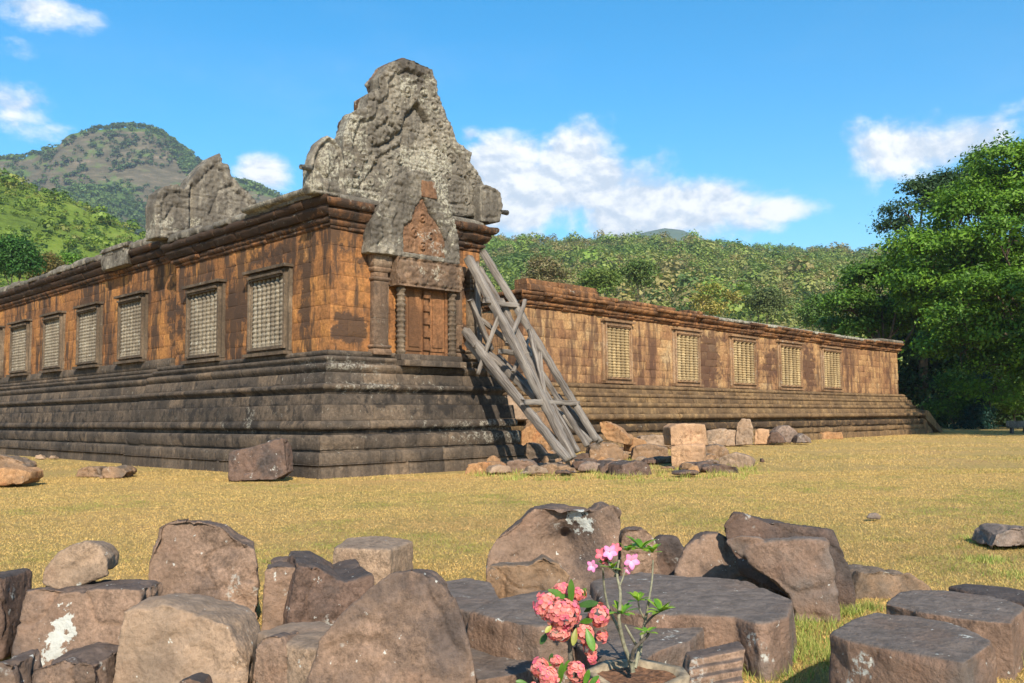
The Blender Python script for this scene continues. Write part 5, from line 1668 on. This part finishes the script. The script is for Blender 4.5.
# the two thorny bushes with salmon heads
def thorn_bush(label, base, stems, heads, leaves, D):
    th = thing('flower_bush', label, 'plant', tuple(ondep(*base, D)))
    th.location.z = 0
    P = lambda x, y, dd=0: ondep(x, y, D + dd)
    for pts, r0, r1 in stems:
        Vt, Qt = curve_tube([P(*p) for p in pts], r0, r1, 9)
        link('stem', mk_mesh('stem', Vt, Qt, mat=M['stem_dark']), th)
        q = Quads()
        cs = np.array([P(*p) for p in pts])
        for k in range(60):
            f = rf.random() * (len(cs) - 1); i = min(int(f), len(cs) - 2)
            c = cs[i] + (cs[i + 1] - cs[i]) * (f - i)
            d = unit(rf, 1)[0]; d[2] *= .4; d /= np.linalg.norm(d)
            Vt, Qt = tube([c + d * r1 * .6, c + d * (r1 + .016)], [.0018, .0003], 4); q.add(Vt, Qt)
        link('thorns', q.mesh('thorns', M['stem_dark']), th)
    for (x, y, dd, rx, ry, n_) in heads:
        q = Quads(); c = P(x, y, dd); s = D / FPX
        for k in range(int(n_ * 1.3)):
            d = unit(rf, 1)[0]
            if d @ F0 > .35:
                d = d - 2 * (d @ F0) * F0
            p = c + (R0 * (d @ R0) * rx + UP * d[2] * ry + F0 * (d @ F0) * min(rx, ry) * .8) * s * rf.uniform(.75, 1.05)
            tone = rf.random()
            col = np.array([.70, .17, .165]) * (1 - tone) + np.array([.80, .34, .29]) * tone
            if rf.random() < .25:
                col = np.array([.72, .15, .22])
            r = rf.uniform(.0105, .015)
            sd_ = unit(rf, 1)[0]; sd_ -= (sd_ @ d) * d; sd_ /= np.linalg.norm(sd_)
            for sg in (-1, 1):
                Vt, Qt = disc_petal(p + sd_ * sg * r * .75, d + sd_ * sg * .35 + unit(rf, 1)[0] * .2, r, rf, .22)
                q.add(Vt, Qt, col=np.tile([*col * rf.uniform(.85, 1.1), 1], (len(Vt), 1)))
            Vt, Qt = disc_petal(p + d * .003, d, r * .28, rf, .9, 6); q.add(Vt, Qt, col=np.tile([.62, .32, .06, 1], (len(Vt), 1)))
        link('flower_head', q.mesh('flower_head', M['petal']), th)
    for (x, y, dd, dx, dy, dz, L_, W_, col) in leaves:
        d = R0 * dx + UP * dy - F0 * dz
        face = -F0 * .8 + UP * .5
        Vt, Qt = leaf(P(x, y, dd), d, face, L_, W_, .12, 8)
        q = Quads(); q.add(Vt, Qt, col=np.tile([*(np.array(col) * rf.uniform(.9, 1.1)), 1], (len(Vt), 1)))
        link('leaf', q.mesh('leaf', M['plantleaf']), th)


LY = (.30, .30, .055)
thorn_bush('thorny bush with round salmon pink flower heads and green strap leaves, left of the planter', (572, 690), [
    ([(573, 712, 0), (572, 680, 0), (570, 650, 0), (572, 630, .0), (574, 606, .02)], .014, .010), ([(571, 640, .02), (560, 625, .02), (555, 612, .02)], .009, .007),
    ([(572, 632, .0), (584, 620, .0), (594, 614, 0)], .008, .006), ([(574, 640, .03), (583, 632, .03), (588, 625, .0)], .007, .005)],
    [(546, 606, -.02, 12, 14, 46), (563, 614, -.07, 17, 15, 70), (559, 631, -.05, 13, 9, 36), (562, 590, .02, 10, 6, 26), (599, 615, -.03, 10, 11, 38), (585, 634, -.03, 9, 10, 30), (590, 648, -.04, 6, 8, 18), (592, 658, -.05, 4, 5, 9), (577, 594, .03, 8, 5, 14), (602, 636, .02, 5, 6, 10)],
    [(571, 606, -.05, .02, 1, .1, .13, .020, G_L), (571, 600, .0, -1, .55, .3, .13, .022, G_L), (576, 606, -.03, 1, .25, .4, .115, .022, G_D), (584, 612, 0, .8, .5, .2, .07, .018, G_D), (586, 628, -.06, .35, -1, .5, .115, .024, G_L * 1.35),
     (576, 628, -.05, -.25, -1, .5, .085, .018, LY), (552, 625, -.08, -.8, -.7, .5, .05, .014, LY), (548, 632, 0, -.6, -.8, .3, .07, .018, G_D), (580, 622, -.03, .7, .2, .5, .07, .018, G_L), (566, 602, .02, -.6, .8, .1, .09, .018, G_D),
     (578, 602, .03, .5, .9, .1, .08, .018, G_L)], 4.72)
thorn_bush('low thorny bush with pink flower heads at the bottom edge, nearest of the flowers', (556, 715), [([(558, 730, 0), (557, 700, 0), (556, 680, 0)], .012, .009), ([(557, 700, 0), (572, 690, 0), (577, 680, 0)], .009, .007), ([(557, 700, 0), (541, 688, 0), (538, 678, 0)], .009, .007)],
           [(540, 668, 0, 8, 9, 28), (549, 677, -.04, 11, 9, 40), (576, 672, 0, 9, 10, 36), (556, 661, .03, 6, 4, 14), (595, 684, .02, 5, 5, 10), (535, 690, 0, 8, 7, 20)],
           [(560, 684, -.05, .1, 1, .2, .10, .016, G_L), (553, 668, .02, -.8, .6, .2, .06, .014, G_L), (550, 664, .03, .2, 1, .1, .05, .012, G_D), (546, 662, .02, -.9, .2, .1, .05, .012, G_L), (584, 686, -.03, .3, 1, .2, .08, .016, G_L * 1.2),
            (588, 686, -.03, .9, .9, .2, .07, .014, G_L), (538, 684, -.05, -.8, -.2, .4, .06, .016, LY), (564, 672, .02, .4, .9, .1, .06, .014, G_L), (528, 684, 0, -.9, .3, .2, .06, .014, G_L)], 4.45)


# ------------------------------------------------------------------ trees
def tree(name, label, lat, dep, lobes, pal, n_cl, per, size, seed, zg=0.0, trunk_r=.35, trunk_h=None, group=None, gap=.0, spread=1.0):
    """lobes: (dlat, ddep, z, r_lat, r_dep, r_z) clumps of the crown, metres around the trunk foot"""
    rng = np.random.default_rng(seed)
    base = LD(lat, dep, zg)
    th = thing(name, label, 'tree', tuple(base), group)
    lob = np.array(lobes, float)
    wv = lob[:, 3] * lob[:, 5] + lob[:, 4] * lob[:, 5]
    which = rng.choice(len(lob), n_cl, p=wv / wv.sum())
    u = unit(rng, n_cl)
    u[:, 2] = np.where(u[:, 2] < -.35, -u[:, 2] * .6, u[:, 2])
    rr = rng.uniform(.45, 1.0, n_cl) ** .6
    loc = lob[which, :3] + u * rr[:, None] * lob[which, 3:]
    keep = fbm(loc, .42, 3, seed=seed) > gap - .55 * (rr < .7)
    loc, u, rr = loc[keep], u[keep], rr[keep]
    C = base + np.outer(loc[:, 0], R0) + np.outer(loc[:, 1], F0) + np.outer(loc[:, 2], UP)
    U = np.outer(u[:, 0], R0) + np.outer(u[:, 1], F0) + np.outer(u[:, 2], UP)
    n_ = len(C)
    pal = np.array(pal)
    cc_ = pal[rng.integers(0, len(pal), n_)] * rng.uniform(.8, 1.2, (n_, 1))
    P = np.repeat(C, per, 0) + rng.normal(size=(n_ * per, 3)) * np.array([1, 1, .55]) * size * 2.6 * spread
    nr = np.repeat(U, per, 0) * .6 + rng.normal(size=(n_ * per, 3)) * .5 + UP * .55
    nr /= np.linalg.norm(nr, axis=1)[:, None]
    V, Q = leaf_quads(P, nr, size * rng.uniform(.55, 1.25, n_ * per), rng, .5)
    col = np.repeat(cc_, per, 0) * rng.uniform(.8, 1.2, (n_ * per, 1))
    link('crown', mk_mesh('crown', V, Q, {'col': np.repeat(col, 4, 0)}, smooth=False, mat=M['leaf']), th)
    q = Quads()
    top = trunk_h or lob[:, 2].mean() * .8
    pts = [base + UP * (-.3)] + [base + UP * top * f + R0 * .25 * math.sin(seed + 3 * f) + F0 * .25 * math.cos(seed + 4 * f) for f in (.15, .35, .6, .85, 1)]
    Vt, Qt = tube(pts, np.linspace(trunk_r * 1.25, trunk_r * .55, len(pts)), 10); q.add(Vt, Qt)
    for l_ in lob:
        e = base + R0 * l_[0] + F0 * l_[1] + UP * l_[2]
        s = pts[3 + rng.integers(0, 2)]
        mid = (s + e) / 2 + UP * .3 + rng.normal(size=3) * .4
        Vt, Qt = curve_tube([s, mid, e], trunk_r * .42, trunk_r * .12, 7, 4); q.add(Vt, Qt)
        for k in range(4):
            e2 = e + unit(rng, 1)[0] * l_[3:].mean() * .7
            Vt, Qt = tube([mid * .4 + e * .6, (e + e2) / 2 + UP * .15, e2], [trunk_r * .16, trunk_r * .1, trunk_r * .04], 5); q.add(Vt, Qt)
    link('trunk', q.mesh('trunk', M['bark']), th)
    return th


def latpx(px, dep):
    return (px - 512) / FPX * dep


def zpx(px, py, dep):
    return ondep(px, py, dep)[2]


def lobes_px(lat, dep, lst):
    """(px, py, extra depth, r px horizontally, r px vertically) -> metres around the trunk foot"""
    o = []
    for (px, py, dd, rx, rz_) in lst:
        D = dep + dd
        o.append((latpx(px, D) - lat, dd, zpx(px, py, D), rx / FPX * D, max(rx, rz_) / FPX * D * .8, rz_ / FPX * D))
    return o


BR = [(.085, .175, .014), (.115, .225, .018), (.15, .265, .024), (.065, .14, .014)]
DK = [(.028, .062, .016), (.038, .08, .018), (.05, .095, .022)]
MD = [(.06, .13, .016), (.085, .165, .018), (.105, .195, .024)]
l0, d0 = latpx(1048, 75), 75
tree('broadleaf_tree', 'big bright green tree with spreading layered foliage at the right edge', l0, d0, lobes_px(l0, d0, [
    (1015, 165, 0, 42, 28), (975, 215, -2, 50, 30), (1045, 215, -3, 60, 40), (1005, 240, -5, 50, 26), (1000, 215, 2, 60, 40), (985, 265, 0, 60, 40), (1040, 265, 0, 70, 50), (960, 345, -4, 40, 26), (1005, 365, -5, 40, 24), (1035, 395, -5, 34, 26), (985, 395, -2, 30, 22), (945, 300, 1, 50, 34), (1000, 320, 2, 60, 34), (935, 285, -1, 48, 26), (990, 290, -6, 46, 24), (1040, 300, -8, 60, 34), (1085, 190, 0, 70, 60), (1120, 280, -3, 80, 60), (1010, 335, -7, 44, 20), (1060, 350, -8, 50, 30), (965, 320, -6, 40, 20), (1030, 375, -6, 34, 20), (920, 250, 0, 40, 22), (960, 255, -2, 50, 24), (1000, 195, 1, 50, 26)]),
    BR, 3000, 46, .19, 3, trunk_r=.5, gap=-.12)
l0, d0 = latpx(1168, 53), 53
tree('broadleaf_tree', 'tree just outside the right edge of the photo that shades the ground there', l0, d0, [(0, 0, 11, 6, 6, 3.5), (3, 2, 14, 5.5, 5.5, 3), (5, -2, 9, 5, 5, 3), (0, 4, 13, 5, 5, 3), (3, -3, 12, 5, 4, 3)], BR, 760, 40, .24, 4, trunk_r=.45, gap=-.3)
l0, d0 = latpx(925, 92), 92
tree('broadleaf_tree', 'tall dark bluish tree rising behind the bright green one', l0, d0, lobes_px(l0, d0, [
    (935, 190, 0, 22, 14), (915, 212, 0, 30, 12), (900, 226, 0, 18, 8), (955, 205, 0, 30, 24), (900, 262, 0, 20, 8), (940, 250, 0, 40, 30), (985, 180, 1, 30, 20), (960, 180, 0, 18, 10)]),
    [(.030, .065, .022), (.04, .08, .026), (.055, .10, .03)], 620, 40, .20, 5, trunk_r=.45, gap=-.05)
l0, d0 = latpx(880, 86), 86
tree('broadleaf_tree', 'mid green rounded tree above the far end of the long temple', l0, d0, lobes_px(l0, d0, [
    (880, 280, 0, 34, 22), (850, 305, 0, 28, 20), (905, 275, 0, 34, 22), (865, 330, 2, 40, 22), (905, 320, 2, 40, 34), (835, 325, 2, 18, 12), (925, 310, 0, 26, 26)]),
    MD, 950, 44, .19, 7, trunk_r=.4, gap=-.12)
l0, d0 = latpx(925, 94), 94
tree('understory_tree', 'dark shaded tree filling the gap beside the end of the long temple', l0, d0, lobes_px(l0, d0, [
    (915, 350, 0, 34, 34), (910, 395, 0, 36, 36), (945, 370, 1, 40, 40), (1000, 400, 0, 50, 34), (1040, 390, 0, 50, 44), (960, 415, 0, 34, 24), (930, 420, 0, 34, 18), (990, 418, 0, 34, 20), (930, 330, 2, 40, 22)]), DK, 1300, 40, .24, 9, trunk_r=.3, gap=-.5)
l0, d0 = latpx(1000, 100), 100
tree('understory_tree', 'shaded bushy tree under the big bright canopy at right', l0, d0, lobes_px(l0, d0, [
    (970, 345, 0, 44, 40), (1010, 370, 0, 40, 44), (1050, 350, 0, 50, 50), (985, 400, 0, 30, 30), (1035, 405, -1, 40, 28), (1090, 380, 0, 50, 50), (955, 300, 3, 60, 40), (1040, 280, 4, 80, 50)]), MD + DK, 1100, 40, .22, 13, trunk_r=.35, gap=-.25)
l0, d0 = latpx(950, 86), 86
tree('bush', 'leafy green bush behind the sloping balustrade', l0, d0, lobes_px(l0, d0, [(940, 410, 0, 14, 16), (955, 385, 0, 18, 20), (965, 408, 0, 14, 18)]), MD, 150, 34, .16, 15, trunk_r=.08, gap=-.3)
l0, d0 = latpx(1015, 84), 84
tree('bush', 'yellow green bush in a patch of sun at the right edge', l0, d0, lobes_px(l0, d0, [(1012, 395, 0, 16, 22), (1030, 405, 0, 18, 18), (1000, 408, 0, 10, 14)]), [(.12, .22, .02), (.16, .26, .03)], 170, 34, .15, 16, trunk_r=.08, gap=-.3)
l0, d0 = latpx(982, 84), 84
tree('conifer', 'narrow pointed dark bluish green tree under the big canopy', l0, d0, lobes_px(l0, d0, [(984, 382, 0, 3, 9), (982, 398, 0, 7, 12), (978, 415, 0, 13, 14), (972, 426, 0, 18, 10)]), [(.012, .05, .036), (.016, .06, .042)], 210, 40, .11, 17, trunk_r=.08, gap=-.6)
# trees between the long temple and the hill, and on the left hillside
SM = [((545, 268), 150, 24, 20, [(.20, .17, .08), (.24, .19, .10), (.16, .15, .06)], 'pale half bare tree above the near end of the long temple', .05),
      ((600, 276), 165, 20, 14, [(.11, .17, .03), (.14, .19, .035)], 'fresh green tree above the first window of the long temple', -.1),
      ((640, 268), 175, 22, 13, [(.09, .15, .03), (.12, .16, .035)], 'olive green tree above the long temple left of the yellow one', -.1),
      ((715, 292), 150, 22, 18, [(.26, .24, .045), (.30, .24, .06), (.20, .2, .05)], 'thin yellow leaved tree above the middle of the long temple', .08),
      ((770, 296), 160, 22, 14, [(.12, .15, .05), (.10, .13, .04)], 'grey green tree above the third window of the long temple', -.05),
      ((820, 305), 150, 18, 16, [(.075, .14, .02), (.10, .17, .03)], 'green tree left of the rounded tree at the temple end', -.1)]
for i, ((px, py), dep, rx, ry, pal_, lab, gp) in enumerate(SM):
    l0 = latpx(px, dep)
    zg = max(0, float(hillR.z(np.array([l0]), np.array([dep]))[0]))
    th = tree('hillside_tree', lab, l0, dep, [(a, b, c - zg, d, e, f) for a, b, c, d, e, f in lobes_px(l0, dep, [(px, py, 0, rx * .7, ry * .7), (px - rx * .5, py + ry * .5, 0, rx * .6, ry * .6), (px + rx * .5, py + ry * .45, 0, rx * .6, ry * .6), (px, py + ry, 0, rx * .8, ry * .7)])],
              pal_, 260, 26, .26, 30 + i, zg=zg, trunk_r=.25, gap=gp)
LT = [((8, 252), 130, 26, 30, [(.035, .10, .014), (.05, .13, .018)], 'dense dark green tree behind the far left end of the tall temple'),
      ((44, 268), 140, 13, 20, [(.16, .125, .035), (.20, .15, .04), (.12, .11, .03)], 'brownish tree beside the dense dark green tree at far left'),
      ((66, 262), 150, 10, 10, [(.10, .20, .02), (.13, .24, .025)], 'small bright green tree right of the brownish tree at far left')]
for i, ((px, py), dep, rx, ry, pal_, lab) in enumerate(LT):
    l0 = latpx(px, dep)
    zg = max(0, float(hillL.z(np.array([l0]), np.array([dep]))[0]))
    tree('hillside_tree', lab, l0, dep, [(a, b, c - zg, d, e, f) for a, b, c, d, e, f in lobes_px(l0, dep, [(px, py, 0, rx * .7, ry * .6), (px - rx * .4, py + ry * .5, 0, rx * .7, ry * .6), (px + rx * .4, py + ry * .5, 0, rx * .7, ry * .6)])],
         pal_, 420, 34, .24, 50 + i, zg=zg, trunk_r=.3, gap=-.2)

# pale stone bench in the shade under the trees
bd = 66
bc = LD(latpx(1015, bd), bd, 0)
bench = thing('bench', 'small pale stone bench in the deep shade under the trees at right', 'bench', tuple(bc))
for nm, (x0, x1), (y0, y1), (z0, z1) in (('seat', (-.75, .75), (-.22, .22), (.40, .50)), ('leg', (-.55, -.40), (-.17, .17), (0, .40)), ('leg', (.40, .55), (-.17, .17), (0, .40)), ('backrest', (-.75, .75), (.16, .24), (.502, .9))):
    bm = bmesh.new(); bmesh.ops.create_cube(bm, size=1)
    for v in bm.verts:
        p = bc + R0 * (x0 + (v.co.x + .5) * (x1 - x0)) + F0 * (y0 + (v.co.y + .5) * (y1 - y0))
        v.co = (p[0], p[1], z0 + (v.co.z + .5) * (z1 - z0))
    bmesh.ops.bevel(bm, geom=bm.edges[:], offset=.015, segments=2, affect='EDGES')
    me = bpy.data.meshes.new(nm); bm.to_mesh(me); bm.free(); me.materials.append(M['gray'])
    link(nm, me, bench)

# ------------------------------------------------------------------ grass
rg = np.random.default_rng(77)


def blades(N, P, hgt, wid, cols, lean=.6):
    a = rg.uniform(0, 2 * math.pi, N)
    d = np.stack([np.cos(a), np.sin(a), np.zeros(N)], 1)
    tip = rg.normal(size=(N, 3)) * np.array([lean, lean, 0]) * hgt[:, None]
    V = np.stack([P - d * wid[:, None], P + d * wid[:, None], P + tip + UP * hgt[:, None]], 1)
    return V.reshape(-1, 3), np.arange(3 * N).reshape(N, 3), np.repeat(cols, 3, 0)


def ground_z(P):
    return gheight(P[:, 0], P[:, 1])


N = 560000
dep = 4.2 + (26 - 4.2) * rg.random(N) ** 1.35
lat = dep * rg.uniform(-.82, 1.05, N)
P = np.stack([(dep + lat) / math.sqrt(2), (dep - lat) / math.sqrt(2), np.zeros(N)], 1)
inside = (P[:, 0] > WX - 1.0) & (P[:, 0] < WXR + 1) & (P[:, 1] > WY - 1.0)
P, dep = P[~inside], dep[~inside]
P[:, 2] = ground_z(P)
nz = fbm(P, .5, 4, seed=7); n2 = fbm(P, 2.2, 3, seed=4)
N = len(P)
green = np.clip(nz * 1.1 + n2 * .7 - .12 + fbm(P, .13, 2, seed=31) * .5 + rg.normal(size=N) * .18, 0, 1)[:, None]
dry = np.array([.64, .42, .145]) * rg.uniform(.76, 1.14, (N, 1)) + np.array([.05, -.01, 0]) * rg.normal(size=(N, 1)) * .4
soil_ = np.clip(fbm(P * np.array([.6, 1.0, 1]), .33, 4, seed=41) * 1.6 - .15, 0, .6)[:, None]
dry = dry * (1 - soil_) + np.array([.44, .25, .115]) * soil_
cols = np.clip(dry * (1 - green) + np.array([.17, .235, .04]) * green, .01, .8)
V, F_, C = blades(N, P, rg.uniform(.010, .028, N) * (1 + green[:, 0] * .5), np.clip(.0016 + dep * .00022, .002, .006), cols, .8)
stuff(link('lawn_grass', mk_mesh('lawn_grass', V, F_, {'col': C}, smooth=False, mat=M['grass'])), 'short dry yellow lawn grass between the temple and the stones', 'grass')

# coarser tufts of the same lawn farther off
Nf = 300000
depf = 24 + 52 * rg.random(Nf) ** 1.2
latf = depf * rg.uniform(-.68, .95, Nf)
Pq = np.stack([(depf + latf) / math.sqrt(2), (depf - latf) / math.sqrt(2), np.zeros(Nf)], 1)
ok = ~(((Pq[:, 0] > WX - 1.1) & (Pq[:, 0] < WXR + 1) & (Pq[:, 1] > WY - 1.1)) | ((Pq[:, 0] > RX0 - 1.5) & (Pq[:, 0] < RX1 + 1.5) & (Pq[:, 1] > RY - 1.5)))
Pq, depf = Pq[ok], depf[ok]
Pq[:, 2] = ground_z(Pq)
kf = rg.random(len(Pq)) < np.clip(.45 + fbm(Pq, .35, 3, seed=12) * 1.2, .05, 1)
Pq, depf = Pq[kf], depf[kf]
gf = np.clip(fbm(Pq, .3, 4, seed=7) * 1.1 - .05 + rg.normal(size=len(Pq)) * .18, 0, 1)[:, None]
cf_ = (np.array([.61, .405, .145]) * (1 - gf) + np.array([.20, .25, .05]) * gf) * rg.uniform(.7, 1.15, (len(Pq), 1))
V, F_, C = blades(len(Pq), Pq, rg.uniform(.02, .055, len(Pq)), depf * .00035, cf_, .9)
stuff(link('far_lawn_grass', mk_mesh('far_lawn_grass', V, F_, {'col': C}, smooth=False, mat=M['grass'])), 'dry lawn grass farther off in front of the long low temple', 'grass')

# longer green grass in the hollows between the foreground stones
TUFT = [(800, 625, 40, 800, .04, .10), (815, 655, 44, 900, .04, .10), (790, 640, 30, 450, .03, .09), (1008, 655, 24, 1200, .05, .14), (845, 612, 16, 500, .04, .10), (762, 672, 40, 700, .03, .08), (700, 568, 14, 200, .03, .08), (985, 560, 20, 300, .03, .08), (975, 540, 14, 200, .03, .08),
        (26, 668, 8, 120, .06, .13), (1020, 575, 25, 300, .03, .07), (292, 622, 6, 90, .04, .09), (870, 608, 10, 200, .04, .09), (500, 600, 10, 60, .03, .06)]
Ps = []; Hs = []; Cs = []
for (px, py, rx, n_, h0, h1) in TUFT:
    c = onz(px, py, 0); k = np.linalg.norm(c - CAM) / FPX
    q = np.stack([rg.normal(size=n_) * rx * k * .5, rg.normal(size=n_) * rx * k * .6], 1)
    p = c + np.outer(q[:, 0], R0) + np.outer(q[:, 1], F0); p[:, 2] = ground_z(p)
    Ps.append(p); Hs.append(rg.uniform(h0, h1, n_))
    g_ = rg.random((n_, 1))
    Cs.append(np.array([.15, .26, .035]) * (1 - g_) + np.array([.50, .43, .14]) * g_)
for i in range(130):                                        # sparse tufts along walls and rubble
    px = rg.uniform(470, 760); py = rg.uniform(462, 480)
    c = onz(px, py, 0); n_ = 26
    p = c + np.outer(rg.normal(size=n_) * .12, R0) + np.outer(rg.normal(size=n_) * .12, F0); p[:, 2] = ground_z(p)
    Ps.append(p); Hs.append(rg.uniform(.06, .2, n_)); g_ = rg.random((n_, 1))
    Cs.append(np.array([.20, .27, .04]) * (1 - g_) + np.array([.46, .36, .12]) * g_)
P = np.concatenate(Ps); H_ = np.concatenate(Hs); C_ = np.concatenate(Cs) * rg.uniform(.75, 1.2, (len(P), 1))
V, F_, C = blades(len(P), P, H_, np.clip(np.linalg.norm(P - CAM, axis=1) * .0004, .003, .014), C_, .45)
stuff(link('long_grass', mk_mesh('long_grass', V, F_, {'col': C}, smooth=False, mat=M['grass'])), 'longer green grass growing in tufts between the stones', 'grass')

# ------------------------------------------------------------------ air
m, t = new_mat('haze')
pv = nd(t, 'VolumePrincipled', {'Color': (.80, .88, 1.0, 1), 'Density': .00014, 'Anisotropy': .2})
t.links.new(pv.outputs[0], nd(t, 'OutputMaterial').inputs['Volume'])
bm = bmesh.new(); bmesh.ops.create_cube(bm, size=1)
for v in bm.verts:
    v.co = ((v.co.x + .5) * 9000 - 3500, (v.co.y + .5) * 9000 - 3500, (v.co.z + .5) * 664 - 4)
me = bpy.data.meshes.new('haze'); bm.to_mesh(me); bm.free(); me.materials.append(m)
stuff(link('haze', me), 'thin bluish air in front of the far mountain', 'haze')
